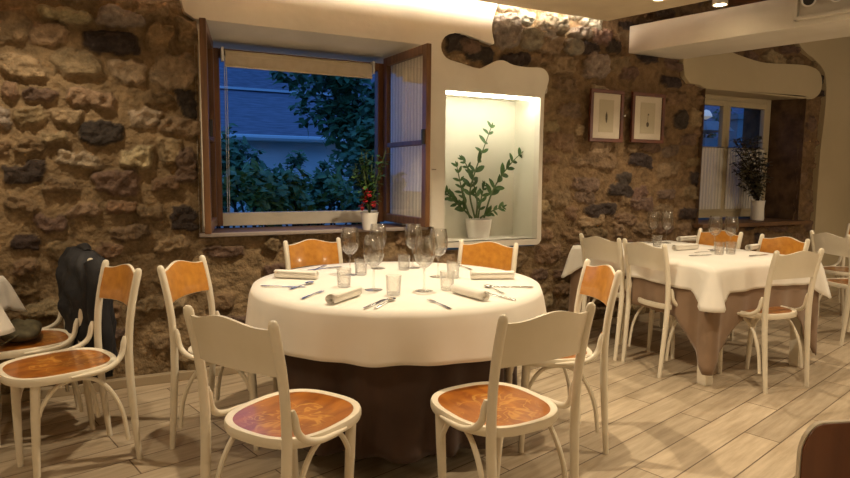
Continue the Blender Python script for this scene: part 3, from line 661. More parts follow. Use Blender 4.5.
def skirt_rect(x0, x1, y0, y1, ztop, drop, cdrop, amp=.012, rad=.03, n=60, m=8, flare=.03, cflare=.05, cw=.16, rz=0, wav=5):
    """rectangular cloth; corners hang lower and stand out in a cone fold"""
    per = []
    def side(a, b_, nn, nrm, c0):
        for i in range(nn):
            t_ = i/nn; p = (a[0]+(b_[0]-a[0])*t_, a[1]+(b_[1]-a[1])*t_); Ls = math.hypot(b_[0]-a[0], b_[1]-a[1])
            per.append((p, nrm, min(t_, 1-t_)*Ls, t_*Ls+c0))
    def arc(c_, a0, nn=10):
        for i in range(nn): a = a0+PI/2*i/nn; per.append(((c_[0]+rad*math.cos(a), c_[1]+rad*math.sin(a)), (math.cos(a), math.sin(a)), 0, 0))
    side((x0+rad, y0), (x1-rad, y0), n, (0, -1), 0); arc((x1-rad, y0+rad), -PI/2); side((x1, y0+rad), (x1, y1-rad), n, (1, 0), 1)
    arc((x1-rad, y1-rad), 0); side((x1-rad, y1), (x0+rad, y1), n, (0, 1), 3); arc((x0+rad, y1-rad), PI/2); side((x0, y1-rad), (x0, y0+rad), n, (-1, 0), 4); arc((x0+rad, y0+rad), PI)
    K = len(per); cx, cy = (x0+x1)/2, (y0+y1)/2; V_ = [(cx, cy, ztop)]+[(cx+(p[0]-cx)*.7, cy+(p[1]-cy)*.7, ztop) for p, _, _, _ in per]+[(p[0], p[1], ztop) for p, _, _, _ in per]
    for j in range(1, m+1):
        f_ = j/m
        for p, nr, dc, s_ in per:
            c_ = math.exp(-(dc/cw)**2); D_ = drop+(cdrop-drop)*max(0, 1-dc/(cw*2.4))**1.15+.006*math.sin(s_*9)
            out = .010*min(1, f_*5)+flare*f_*(1-c_)+cflare*f_*c_+amp*f_*math.sin(s_*2*PI*wav)*(1-c_*.5)-amp*2.2*f_*math.exp(-((dc-cw*.8)/(cw*.35))**2)
            V_.append((p[0]+nr[0]*out, p[1]+nr[1]*out, ztop-.002-D_*f_))
    F_ = [(0, 1+i, 1+(i+1) % K) for i in range(K)]
    for l_ in range(m+1): F_ += [(1+l_*K+i, 1+(l_+1)*K+i, 1+(l_+1)*K+(i+1) % K, 1+l_*K+(i+1) % K) for i in range(K)]
    q = MB()
    if rz:
        V_ = [(cx+(x-cx)*math.cos(rz)-(y-cy)*math.sin(rz), cy+(x-cx)*math.sin(rz)+(y-cy)*math.cos(rz), z) for x, y, z in V_]
    q.add(V_, F_); return q
SX0, SX1, SY0, SY1 = 3.24, 4.30, 2.56, 3.86
st = empty('square_table', ((SX0+SX1)/2, (SY0+SY1)/2, 0)); tag(st, 'square dining table with white legs under cloths by the stone wall on the right', 'table')
hx, hy = (SX1-SX0)/2-.012, (SY1-SY0)/2-.012
q = MB(); q.box((0, 0, .735), (2*hx, 2*hy, .03)); q.build('tabletop', darkwood, st, smooth=0, bevel=.004)
q = MB(); q.box((0, 0, .68), (2*hx-.06, 2*hy-.06, .08)); q.build('apron', cream, st, smooth=0)
for a in (-1, 1):
    for b_ in (-1, 1):
        q = MB(); q.box((a*(hx-.055), b_*(hy-.055), .36), (.085, .085, .72), taper=.8); q.build('leg', cream, st, smooth=0, bevel=.004)
o = skirt_rect(SX0, SX1, SY0, SY1, .753, .34, .66, amp=.010, flare=.0, cflare=.02, cw=.10, rad=.014, m=14).build('under_tablecloth', taupe, None, smooth=0, fix=False); o.data.shade_smooth()
tag(o, 'taupe brown under cloth hanging in long points at the corners of the square table', 'tablecloth')
s_ = o.modifiers.new('t', 'SOLIDIFY'); s_.thickness = .0015
o = skirt_rect(SX0-.004, SX1+.004, SY0-.004, SY1+.004, .757, .15, .255, amp=.008, flare=.012, cflare=.075, cw=.055, rad=.014).build('tablecloth', linen, None, smooth=0, fix=False); o.data.shade_smooth()
tag(o, 'white linen tablecloth with hanging corners on the square table', 'tablecloth')
s_ = o.modifiers.new('t', 'SOLIDIFY'); s_.thickness = .0015; s_.offset = 1
ST_ = .7595
# left table, only its cloth corner shows
LY1 = 3.88; LX1 = ony(3, 266, LY1).x; LX0 = LX1-.86; LY0 = LY1-.46
lt = empty('side_table', ((LX0+LX1)/2, (LY0+LY1)/2, 0)); tag(lt, 'table at the left edge of the photo, mostly cut off, under a white cloth', 'table')
hx, hy = (LX1-LX0)/2-.012, (LY1-LY0)/2-.012
q = MB(); q.box((0, 0, .735), (2*hx, 2*hy, .03)); q.build('tabletop', darkwood, lt, smooth=0)
for a in (-1, 1):
    for b_ in (-1, 1):
        q = MB(); q.box((a*(hx-.055), b_*(hy-.055), .36), (.07, .07, .72), taper=.8); q.build('leg', cream, lt, smooth=0)
o = skirt_rect(LX0, LX1, LY0, LY1, .757, .14, .20, amp=.007, flare=.02, cflare=.085, cw=.07, rad=.014).build('tablecloth', linen, None, smooth=0, fix=False); o.data.shade_smooth()
tag(o, 'white tablecloth corner hanging at the left edge of the photo', 'tablecloth'); s_ = o.modifiers.new('t', 'SOLIDIFY'); s_.thickness = .0015; s_.offset = 1

# ------------------------------------------------------------------ tableware
def wine():
    q = MB(); o_ = [(0, .0), (.034, .0), (.036, .0015), (.02, .004), (.006, .008), (.0042, .02), (.0038, .08), (.0055, .098), (.018, .106), (.032, .122), (.040, .145), (.0425, .168), (.040, .20), (.0345, .236)]
    i_ = [(.0335, .236), (.0388, .20), (.0412, .168), (.0387, .145), (.0308, .1235), (.017, .108), (0, .104)]
    q.lathe([(a*1.2, b_*1.1) for a, b_ in o_+i_], 28); return q.build('wine_glass', glass, None, smooth=60)
def tumbler():
    q = MB(); q.lathe([(0, 0), (.027, 0), (.031, .003), (.036, .088), (.0365, .09), (.0345, .09), (.0335, .085), (.029, .012), (0, .010)], 28)
    return q.build('tumbler', cutglass, None, smooth=60)
W0 = wine(); T0 = tumbler(); first = {}
def place(src, p, label, cat, group, rz=0, dz=0):
    o = src if src.name not in first else src.copy()
    if src.name in first: col.objects.link(o)
    first[src.name] = 1; o.location = (p[0], p[1], p[2]+dz); o.rotation_euler = (0, 0, rz); tag(o, label, cat, group); return o
for px, py_, lab in ((350, 275, 'tall wine glass at the left end of the round table glassware, below the window'),
                    (373.7, 290, 'wine glass standing foremost in the left glass cluster of the round table'),
                    (378, 268.5, 'wine glass right behind the foremost left one, in line with the white flowerpot'),
                    (413, 268, 'wine glass at the back of the right glass cluster on the round table'),
                    (424, 291, 'wine glass standing foremost in the right glass cluster of the round table'),
                    (438, 277, 'rightmost wine glass on the round table')):
    place(W0, onz(px, py_, TT), lab, 'wine glass', 'wine glasses on the round table')
for px, py_, lab in ((344, 287, 'cut glass tumbler leftmost on the round table, above the rolled front napkin'),
                    (361, 275, 'cut glass tumbler behind the left wine glasses on the round table'),
                    (393.5, 295, 'tumbler standing alone at the front centre of the round table'),
                    (404, 270, 'tumbler at the back centre of the round table between the glass clusters'),
                    (447, 290, 'patterned tumbler right of the right glass cluster, nearer the front'),
                    (453, 278, 'tumbler behind the right patterned one, near the orange chair back')):
    place(T0, onz(px, py_, TT), lab, 'tumbler', 'water tumblers on the round table')
for px, py_, lab in ((652, 242.5, 'left wine glass of the back pair on the square table'), (666, 243, 'right wine glass of the back pair on the square table'),
                    (714, 250, 'left wine glass of the front pair on the square table'), (730, 250.5, 'right wine glass of the front pair on the square table')):
    place(W0, onz(px, py_, ST_), lab, 'wine glass', 'wine glasses on the square table')
for px, py_, lab in ((657, 246.5, 'tumbler in front of the back wine glasses on the square table'),
                    (719, 254.5, 'left tumbler in front of the front wine glasses on the square table'), (730.5, 254, 'right tumbler in front of the front wine glasses on the square table')):
    place(T0, onz(px, py_, ST_), lab, 'tumbler', 'water tumblers on the square table')
def napkin():
    q = MB(); n = 44; Lh = .115; S_ = []
    for i in range(n+1):
        a = 2*PI*2.4*i/n; r_ = .008+.0195*i/n; S_.append((r_*math.cos(a)*1.08, r_*math.sin(a)*.92))
    zm = min(s[1] for s in S_)
    S_ = [(a, b_-zm) for a, b_ in S_]
    m = 6
    q.add([(-Lh+2*Lh*k_/m, s[0]*(1+.03*math.sin(k_*2+s[0]*40)), s[1]) for k_ in range(m+1) for s in S_],
          [(k_*(n+1)+i, k_*(n+1)+i+1, (k_+1)*(n+1)+i+1, (k_+1)*(n+1)+i) for k_ in range(m) for i in range(n)])
    o = q.build('napkin', linen, None, smooth=0, fix=False); o.data.shade_smooth(); s_ = o.modifiers.new('t', 'SOLIDIFY'); s_.thickness = .0022; return o
NP = napkin()
def between(src, a, b_, z, label, cat, group, dz=.001):
    A, B = onz(*a, z), onz(*b_, z); d = B-A; return place(src, (A+B)/2, label, cat, group, math.atan2(d.y, d.x), dz)
for a, b_, lab in (((268, 277.5), (325, 280), 'rolled white napkin at the left rear edge of the round table'), ((326, 306.5), (362, 294), 'rolled white napkin at the front left of the round table, spiral end showing'),
                   ((493, 303.5), (449, 291), 'rolled white napkin at the front right of the round table'), ((464, 279.5), (520, 279), 'rolled white napkin at the right rear edge of the round table')):
    between(NP, a, b_, TT, lab, 'napkin', 'rolled napkins on the round table')
for a, b_, lab in (((670, 242.5), (704, 240), 'rolled white napkin farthest back on the square table'), ((668, 251), (702, 249), 'rolled white napkin at the left side of the square table near chair'),
                   ((738, 252), (772, 247.5), 'rolled white napkin at the right of the front glasses on the square table')):
    between(NP, a, b_, ST_, lab, 'napkin', 'rolled napkins on the square table')
def knife():
    q = MB(); q.tube([(-.11, 0, .004), (-.10, 0, .004), (-.04, 0, .004), (-.005, 0, .004)], [.004, .009, .0085, .0055], 10, sq=(.42, 1), up=(0, 0, 1))
    q.tube([(-.005, 0, .003), (.03, .001, .003), (.08, .001, .003), (.105, -.003, .003), (.112, -.006, .003)], [.007, .0095, .0095, .006, .001], 8, sq=(.12, 1), up=(0, 0, 1)); return q.build('knife', steel, None)
def spoon():
    q = MB(); q.tube(catmull([(-.10, 0, .004), (-.05, 0, .005), (0, 0, .006), (.05, 0, .006)], 3), [.0075, .0065, .004, .003], 8, sq=(.3, 1), up=(0, 0, 1))
    V_ = []; n = 16
    for j in range(5):
        f_ = j/4
        for i in range(n): a = 2*PI*i/n; V_.append((.078+.031*f_*math.cos(a), .019*f_*math.sin(a)*(1+.12*math.cos(a)), .0015+.0075*f_*f_))
    q.add(V_, [(j*n+i, j*n+(i+1) % n, (j+1)*n+(i+1) % n, (j+1)*n+i) for j in range(4) for i in range(n)])
    o = q.build('spoon', steel, None, smooth=60); s_ = o.modifiers.new('t', 'SOLIDIFY'); s_.thickness = .0012; return o
def fork():
    q = MB(); q.tube(catmull([(-.10, 0, .004), (-.05, 0, .005), (0, 0, .006), (.045, 0, .006)], 3), [.0075, .0065, .004, .0035], 8, sq=(.3, 1), up=(0, 0, 1))
    q.tube([(.042, 0, .006), (.052, 0, .005), (.064, 0, .004)], [.004, .012, .0125], 8, sq=(.12, 1), up=(0, 0, 1))
    for k_ in range(4): y = (k_-1.5)*.0066; q.tube([(.062, y, .004), (.085, y, .003), (.104, y*.95, .006)], [.0024, .0021, .001], 6, sq=(.6, 1), up=(0, 0, 1))
    return q.build('fork', steel, None)
KN, SPN, FK = knife(), spoon(), fork()
GC = 'cutlery on the round table'
for src, a, b_, lab, c_ in ((KN, (266, 287), (300, 287.5), 'knife in front of the left rear napkin on the round table', 'knife'), (SPN, (289, 290.5), (312, 283.5), 'spoon with its bowl beside the leftmost tumbler on the round table', 'spoon'),
    (FK, (297, 301.5), (326, 290.5), 'fork left of the front left rolled napkin on the round table', 'fork'), (KN, (361, 311), (388, 298.5), 'knife right of the front left napkin, below the lone tumbler', 'knife'),
    (SPN, (370, 312), (397, 298), 'spoon lying right beside the knife below the lone tumbler', 'spoon'), (FK, (455, 311.5), (425, 299), 'fork at the front right of the round table, left of the napkin', 'fork'),
    (KN, (515, 301), (484, 293), 'knife right of the front right napkin on the round table', 'knife'), (SPN, (508, 296), (483, 285.5), 'spoon between the two right napkins on the round table', 'spoon'),
    (KN, (528, 288), (494, 287), 'knife just in front of the right rear napkin on the round table', 'knife'), (FK, (474, 271), (455, 265), 'fork behind the right rear napkin in front of an orange chair', 'fork'),
    (KN, (336, 268), (314, 270), 'knife at the back left of the round table by the window chair', 'knife'), (FK, (308, 273.5), (330, 264), 'fork at the back left of the round table by the window chair', 'fork')):
    between(src, a, b_, TT, lab, c_, GC)
for src, a, b_, lab, c_ in ((KN, (688, 256.5), (712, 255), 'knife at the left front of the square table', 'knife'), (SPN, (694, 253), (716, 252), 'spoon next to the front tumblers on the square table', 'spoon'),
    (FK, (676, 246), (700, 244.5), 'fork between the left napkins on the square table', 'fork'), (KN, (745, 257), (772, 254.5), 'knife right of the front tumblers on the square table', 'knife')):
    between(src, a, b_, ST_, lab, c_, 'cutlery on the square table')

# ------------------------------------------------------------------ pictures
cardm = noise_col(mat('card_mount', (.6, .53, .42), .8), [(.57, .50, .40), (.62, .55, .45)], 6)
paperm = mat('old_paper', (.46, .40, .29), .85); inkm = mat('dark_drawing_ink', (.05, .035, .02), .8)
for k_, (c0, c1, c2_, c3, lab) in enumerate((((591, 88), (624, 91.5), (621.5, 142.5), (588.5, 141.5), 'dark framed print of a small beetle, left of the pair on the stone wall'),
                                   ((632.7, 91), (665.5, 95.5), (662, 143.5), (630, 142.5), 'dark framed print with a small ink drawing, right of the pair on the stone wall'))):
    y = YW-.075; xs = [ony(*c_, y).x for c_ in (c0, c1, c2_, c3)]; zs = [ony(*c_, y).z for c_ in (c0, c1, c2_, c3)]
    xa, xb = (xs[0]+xs[3])/2, (xs[1]+xs[2])/2; za, zb = (zs[2]+zs[3])/2, (zs[0]+zs[1])/2
    p = empty('framed_print', ((xa+xb)/2, y, za)); tag(p, lab, 'picture', 'framed prints on the stone wall'); w, h = xb-xa, zb-za; t = .03
    q = MB(); q.box((0, 0, t/2), (w, .025, t)); q.box((0, 0, h-t/2), (w, .025, t)); q.box((-w/2+t/2, 0, h/2), (t, .025, h-2*t)); q.box((w/2-t/2, 0, h/2), (t, .025, h-2*t)); q.build('frame', framew, p, smooth=0, bevel=.003)
    q = MB(); q.box((0, .006, h/2), (w-1.6*t, .006, h-1.6*t)); q.build('mount', cardm, p, smooth=0)
    q = MB(); q.box((0, .002, h/2), ((w-2*t)*.52, .004, (h-2*t)*.72)); pp = q.build('print', paperm, p, smooth=0)
    q = MB()
    if k_ == 0:
        n = 16; q.add([(.011*math.sin(2*PI*i/n)*(1 if math.cos(2*PI*i/n) < .6 else .6), -.0008, h/2-.01+.048*math.cos(2*PI*i/n)) for i in range(n)], [tuple(range(n))])
        for s in (-1, 1):
            for dz in (-.012, .006, .02): q.box((s*.012, -.0008, h/2-.01+dz), (.014, .0008, .0015))
    else:
        n = 14; q.add([(.016*math.sin(2*PI*i/n), -.0008, h/2-.055+.022*math.cos(2*PI*i/n)) for i in range(n)], [tuple(range(n))]); q.box((0, -.0008, h/2), (.003, .001, .08)); q.box((.006, -.0008, h/2+.03), (.012, .001, .012))
    q.build('drawing', inkm, pp, smooth=0)
    q = MB(); q.box((0, -.006, h/2), (w-2*t+.004, .002, h-2*t+.004)); q.build('glass', pane, p, smooth=0)
q = MB(); pk = ony(623, 116, YW-.06); q.tube([(pk.x, YW-.02, pk.z), (pk.x, YW-.085, pk.z)], [.006, .007], 8); tag(q.build('wall_hook', zipm), 'small bright metal hook in the wall between the two framed prints', 'hook')
q = MB(); pk = ony(434, 169.5, YW-.055); q.box((pk.x, YW-.054, pk.z), (.035, .006, .008)); tag(q.build('wall_plaque', mat('grey_label', (.25, .22, .18), .6), smooth=0), 'tiny grey label strip on white plaster beside the open window sash', 'label')

# ------------------------------------------------------------------ plants
def leafmat(name, a, b_): return noise_col(mat(name, a, .5), [a, b_], 3, coord='Object')
zzleaf = leafmat('glossy_dark_leaf', (.03, .075, .02), (.06, .13, .03)); stemg = mat('plant_stem', (.08, .12, .04), .6)
def add_leaf(q, p, d, up, L_, W_, th=.35, n=5):
    d = Vector(d).normalized(); s = d.cross(Vector(up)); s = s.normalized() if s.length > 1e-4 else Vector((1, 0, 0)); nrm = s.cross(d); V_ = []
    for i in range(n+1):
        t = i/n; w = W_*math.sin(PI*min(1, t*.93+.04))**.75*.5; c_ = Vector(p)+d*(L_*t)-nrm*(th*L_*t*t*.4)
        V_ += [c_-s*w+nrm*w*.25, c_, c_+s*w+nrm*w*.25]
    F_ = []
    for i in range(n): b_ = 3*i; F_ += [(b_, b_+1, b_+4, b_+3), (b_+1, b_+2, b_+5, b_+4)]
    q.add(V_, F_)
NY = YW+.17
pb = ony(478, 243, NY); pz = .80
zz = empty('potted_plant', (pb.x, NY, pz)); tag(zz, 'dark green leafy zz plant in a pale pot standing in the lit niche', 'plant')
q = MB(); ptz = ony(478, 219, NY).z-pz
q.lathe([(0, 0), (.085, 0), (.10, ptz*.5), (.108, ptz-.01), (.108, ptz), (.098, ptz), (.094, ptz-.02), (0, ptz-.02)], 28); q.build('pot', whitec, zz)
q = MB(); q.lathe([(0, ptz-.012), (.094, ptz-.012), (.094, ptz-.019), (0, ptz-.019)], 20); q.build('soil', soil, zz)
stems = [([(475, 218), (470, 195), (474, 175), (483, 150), (491, 128)], -.02, .2, 1), ([(484, 218), (491, 195), (500, 178), (514, 160), (532, 144)], .0, .3, 1),
         ([(470, 218), (464, 200), (461, 186), (457, 167)], -.05, .5, .7), ([(472, 218), (462, 208), (453, 200), (446, 193)], .03, .5, .8), ([(480, 218), (490, 212), (502, 207)], -.04, .5, .7),
         ([(478, 218), (481, 200), (484, 186)], .05, .3, .7), ([(476, 218), (477, 200), (470, 172), (463, 160)], .02, .4, .7)]
random.seed(3)
for poly, yo, u0, sc in stems:
    pts = []
    for i, (a, b_) in enumerate(poly):
        p = ony(a, b_, NY+yo*i/(len(poly)-1)); pts.append((p.x-pb.x, p.y-NY, p.z-pz))
    cv = catmull(pts, 8); q = MB(); q.tube(cv, [.0085, .006, .003], 7); sm = q.build('stem', stemg, zz); q = MB(); n = len(cv)
    for i in range(int(n*.25), n, 3):
        t = (cv[min(i+1, n-1)]-cv[i-1]).normalized()
        for s in (-1, 1):
            side = t.cross(Vector((0, 1, 0)))*s; side = side*.8+Vector((0, random.uniform(-.5, .5), 0))
            dd = t*.75+side*.8; dd = dd+Vector((random.gauss(0, .18), random.gauss(0, .3), random.gauss(0, .18))); LL = (.125*(1-.42*i/n))*sc*random.uniform(.75, 1.15); add_leaf(q, cv[i], dd, Vector((0, -1, .3)), LL, LL*.40)
    add_leaf(q, cv[-1], cv[-1]-cv[-3], (0, -1, 0), .05, .016); q.build('leaves', zzleaf, sm, fix=False)
# flowering plant on the window sill
fp = onz(369.5, 229, .935); sp = empty('potted_flower', (fp.x, min(fp.y, WY-.1), .93)); tag(sp, 'red flowering plant in a white pot at the right end of the window sill', 'plant')
q = MB(); q.lathe([(0, 0), (.045, 0), (.062, .115), (.064, .12), (.058, .12), (.054, .105), (0, .105)], 24); q.build('pot', whitec, sp)
q = MB(); q.lathe([(0, .107), (.054, .107), (.052, .10), (0, .10)], 16); q.build('soil', soil, sp)
q = MB(); qs = MB(); random.seed(11)
for k_ in range(30):
    a = random.uniform(0, 2*PI); h_ = random.uniform(.12, .45); r_ = random.uniform(.02, .125)
    tip = Vector((r_*math.cos(a), r_*math.sin(a)*.8, .11+h_)); qs.tube(catmull([(0, 0, .10), (tip.x*.4, tip.y*.4, .11+h_*.5), tip], 4), .0028, 5)
    for j in range(9):
        t = random.uniform(.3, 1); p = Vector((tip.x*t, tip.y*t, .11+h_*t)); aa = random.uniform(0, 2*PI)
        add_leaf(q, p, (math.cos(aa), math.sin(aa)*.8, random.uniform(-.3, .7)), (0, 0, 1), random.uniform(.045, .07), random.uniform(.022, .034))
qs.build('stems', stemg, sp); q.build('leaves', leafmat('sill_plant_leaf', (.03, .09, .025), (.08, .16, .03)), sp, fix=False)
red = mat('red_petals', (.35, .015, .02), .6)
for (dx_, dy_, dz_) in ((-.05, -.05, .21), (-.065, -.03, .16), (-.03, -.07, .25), (.0, -.07, .18), (-.05, -.05, .27)):
    q = MB()
    for j in range(26):
        d = Vector((random.gauss(0, 1), random.gauss(0, 1), random.gauss(0, 1))).normalized(); add_leaf(q, Vector((dx_, dy_, dz_))+d*.006, d, (0, 0, 1), .022, .014, n=3)
    q.build('flower', red, sp, fix=False)
# vase with dark foliage at the right window
vy = YW+.10; vp = ony(757, 219, vy); va = empty('foliage_vase', (vp.x, vy, .871)); tag(va, 'white jug vase of dark leafy branches on the right window sill', 'vase')
q = MB(); q.lathe([(0, 0), (.062, 0), (.066, .02), (.060, .12), (.066, .20), (.072, .205), (.068, .205), (.055, .12), (.055, .02), (0, .015)], 24); q.build('vase', whitec, va)
q = MB(); qs = MB(); random.seed(21)
for k_ in range(44):
    tp = ony(random.uniform(732, 770), random.uniform(136, 190), vy+random.uniform(-.08, .12)); tip = Vector((tp.x-vp.x, tp.y-vy, tp.z-.871))
    cv = catmull([(0, 0, .16), (tip.x*.35, tip.y*.5, .16+(tip.z-.16)*.6), tip], 6); qs.tube(cv, .003, 5)
    for j in range(4, len(cv)):
        for s in range(3):
            aa = random.uniform(0, 2*PI); add_leaf(q, cv[j], (math.cos(aa), math.sin(aa), random.uniform(-.4, .6)), (0, 0, 1), random.uniform(.04, .065), random.uniform(.025, .04), n=4)
qs.build('branches', mat('dark_branch', (.03, .02, .012), .8), va); q.build('leaves', leafmat('dull_dark_leaf', (.07, .065, .04), (.13, .115, .07)), va, fix=False)

# ------------------------------------------------------------------ jacket and bag on the chair behind
jk = empty('jacket', (C14[0], C14[1], 0), C14[2]); tag(jk, 'black jacket hung over the back of the chair by the stone wall', 'jacket')
q = MB(); n = 48; lv = 22; V_ = []
for j in range(lv+1):
    z = .27+.64*j/lv; f_ = j/lv
    hw = np.interp(f_, [0, .3, .7, .9, 1], [.215, .235, .245, .225, .15]); th_ = np.interp(f_, [0, .3, .7, .92, 1], [.07, .085, .095, .075, .035])
    for i in range(n):
        a = 2*PI*i/n; c_ = math.cos(a); s_ = math.sin(a)
        w_ = .014*math.sin(7*a+z*9)+.008*math.sin(15*a-z*20)+.01*math.sin(z*38+3*a)
        V_.append((hw*abs(c_)**.6*(1 if c_ > 0 else -1)*(1+w_*.6), -.250+(th_+w_)*abs(s_)**.55*(1 if s_ > 0 else -1)+.03*(1-f_)*-1+.0*z, z))
q.add(V_, [(j*n+i, j*n+(i+1) % n, (j+1)*n+(i+1) % n, (j+1)*n+i) for j in range(lv) for i in range(n)]+[tuple(range(n))[::-1], tuple(lv*n+i for i in range(n))])
q.build('jacket_body', blackc, jk, smooth=0).data.shade_smooth()
for s in (-1, 1):
    q = MB(); q.tube(catmull([(s*.19, -.27, .86), (s*.235, -.285, .76), (s*.245, -.27, .62), (s*.235, -.29, .48), (s*.22, -.28, .34)], 5), [.055, .06, .052, .045, .036], 14); q.build('sleeve', blackc, jk)
q = MB(); q.tube(catmull([(-.11, -.26, .90), (0, -.27, .915), (.11, -.26, .90)], 6), [.02, .026, .02], 10); q.build('collar', blackc, jk)
q = MB(); q.tube([(.03, -.345, .34), (.035, -.35, .6), (.03, -.34, .84)], .004, 6); q.build('zip', zipm, jk)
bg = empty('shoulder_bag', (C14[0]-.03, C14[1]+.02, .476), C14[2]-.2); tag(bg, 'small khaki bag lying on the seat of the chair with the jacket', 'bag')
q = MB(); V_ = []; n = 32; lv = 8
for j in range(lv+1):
    f_ = j/lv; k_ = math.sin(PI*min(max(f_*.86+.12, 0), 1))**.5
    for i in range(n):
        a = 2*PI*i/n; c_, s_ = math.cos(a), math.sin(a)
        V_.append(((.135*k_)*abs(c_)**.5*(1 if c_ > 0 else -1), (.085*k_)*abs(s_)**.5*(1 if s_ > 0 else -1), .085*f_+.010*math.sin(3*a)*f_))
q.add(V_, [(j*n+i, j*n+(i+1) % n, (j+1)*n+(i+1) % n, (j+1)*n+i) for j in range(lv) for i in range(n)]+[tuple(range(n))[::-1], tuple(lv*n+i for i in range(n))])
q.build('bag_body', khaki, bg, smooth=0).data.shade_smooth()
q = MB(); q.tube([(-.11, .079, .055), (-.05, .092, .062), (.05, .092, .06), (.11, .079, .05)], .004, 6); q.build('zip', zipm, bg)
q = MB(); q.tube(catmull([(-.13, 0, .05), (-.15, .09, .006), (-.05, .15, .006), (.06, .13, .008), (.14, .02, .05)], 6), .008, 8, sq=(.35, 1)); q.build('strap', khaki, bg)

# ------------------------------------------------------------------ lamps
cyl = Vector((3.96, 3.20, 2.55))
sl = empty('ceiling_spotlight', (cyl.x, cyl.y, cyl.z)); tag(sl, 'white cylindrical spotlight hanging in front of the plaster beam', 'spotlight')
q = MB(); q.lathe([(.040, .004), (.050, 0), (.052, .004), (.052, .15), (.045, .158), (0, .158)], 24); q.build('lamp_body', whitec, sl)
q = MB(); q.lathe([(0, .006), (.040, .004), (.040, .008), (0, .009)], 20); q.build('lamp_glass', bulb, sl)
q = MB(); q.tube([(0, 0, .155), (0, 0, 2.93-cyl.z)], .008, 8); q.build('stem', whitec, sl)
dp = onz(659, -1, ZS-.002); dn = empty('recessed_downlight', (dp.x, dp.y, ZS)); tag(dn, 'small recessed downlight in the dropped ceiling at the top edge', 'downlight')
q = MB(); q.lathe([(.035, -.003), (.05, -.005), (.052, 0), (.035, 0)], 24); q.build('trim_ring', whitec, dn)
q = MB(); q.lathe([(0, -.002), (.035, -.002), (.035, 0), (0, 0)], 20); q.build('lamp_glass', bulb, dn)
# triple spotlight box on the face of the beam
nf = Vector((-math.cos(ANG), -math.sin(ANG), 0)); tf = Vector((dx, dy, 0))
def beam_hit(px, py_):
    d = _ray(px, py_); o0 = Vector((0, 0, EYE)); P0 = Vector((BX, YW, 0)); return o0+d*((P0-o0).dot(nf)/d.dot(nf))
hb = beam_hit(796, 22); ha = beam_hit(820, 20); tb = (hb-Vector((BX, YW, 0))).dot(tf); wd = .53
bxp = Vector((BX, YW, 0))+tf*(tb+wd/2)
sb = empty('spotlight_box', (bxp.x, bxp.y, hb.z), math.atan2(tf.y, tf.x)); tag(sb, 'white box with three round spotlights fixed on the face of the beam', 'spotlight')
hh_ = .24; t = .022; q = MB()
for c_, d_ in (((0, 0, t/2), (wd, .06, t)), ((0, 0, hh_-t/2), (wd, .06, t)), ((-wd/2+t/2, 0, hh_/2), (t, .06, hh_)), ((wd/2-t/2, 0, hh_/2), (t, .06, hh_)), ((0, -.02, hh_/2), (wd, .01, hh_))): q.box((c_[0], c_[1]-.03, c_[2]), d_)
# local -y points away from the beam or towards it depending on the side; keep the box outside the beam
q.v = [(x, y-.0, z) for x, y, z in q.v]
sgn = 1 if (Matrix.Rotation(math.atan2(tf.y, tf.x), 3, 'Z') @ Vector((0, 1, 0))).dot(nf) > 0 else -1
q.v = [(x, sgn*(.031+(y+.03)), z) for x, y, z in q.v]
q.build('housing', plaster, sb, smooth=0, bevel=.003)
for k_ in range(3):
    cx = -wd/2+.085+k_*.165; q = MB(); p0 = Vector((cx, sgn*.02, hh_/2+.02)); p1 = p0+Vector((.02, sgn*.085, -.03))
    q.tube([p0, p1], [.045, .045], 20); s1 = q.build('spot_head', whitec, sb); q = MB(); dd = (p1-p0).normalized(); q.tube([p1-dd*.001, p1+dd*.003], [.034, .034], 20); q.build('lens', blackm, s1)

# ------------------------------------------------------------------ outside, dusk
grass = noise_col(mat('garden_ground', (.05, .08, .03), .95), [(.03, .05, .02), (.07, .10, .04)], 4)
sbox('ground', (-25, YW+.75, -.25), (45, 60, -.15), grass)
slate = noise_col(mat('slate_roof', (.10, .09, .11), .7), [(.13, .12, .16), (.22, .20, .26)], 3, stretch=(1, 6, 6), bump=.4)
hwall = noise_col(mat('pale_house_wall', (.55, .55, .55), .9), [(.60, .62, .64), (.82, .84, .86)], 1.2, stretch=(.5, 1, 3))
gut = mat('gutter_metal', (.65, .66, .68), .4)
def house(name, x0, x1, y0, y1, ez, rz_, label, m=hwall):
    h = empty(name, ((x0+x1)/2, (y0+y1)/2, -.2)); tag(h, label, 'house'); w, d = x1-x0, y1-y0
    q = MB(); q.box((0, 0, (ez+.2)/2), (w, d, ez+.2)); q.build('house_wall', m, h, smooth=0)
    q = MB(); e = .35; zE = ez+.2; zR = rz_+.2
    q.add([(-w/2-e, -d/2-e, zE-.05), (w/2+e, -d/2-e, zE-.05), (w/2+e, 0, zR), (-w/2-e, 0, zR), (-w/2-e, d/2+e, zE-.05), (w/2+e, d/2+e, zE-.05), (-w/2-e, -d/2-e, zE+.08), (w/2+e, -d/2-e, zE+.08), (w/2+e, 0, zR+.13), (-w/2-e, 0, zR+.13), (-w/2-e, d/2+e, zE+.08), (w/2+e, d/2+e, zE+.08)],
          [(0, 3, 2, 1), (3, 4, 5, 2), (6, 7, 8, 9), (9, 8, 11, 10), (0, 1, 7, 6), (4, 10, 11, 5), (0, 6, 9, 3), (3, 9, 10, 4), (1, 2, 8, 7), (2, 5, 11, 8)]); q.build('roof', slate, h, smooth=0)
    q = MB(); q.tube([(-w/2-e, -d/2-e-.06, zE), (w/2+e, -d/2-e-.06, zE)], .07, 8); q.build('gutter', gut, h)
    q = MB(); q.box((0, 0, zR+.15), (w+2*e, .25, .06)); q.build('ridge', gut, h, smooth=0); return h
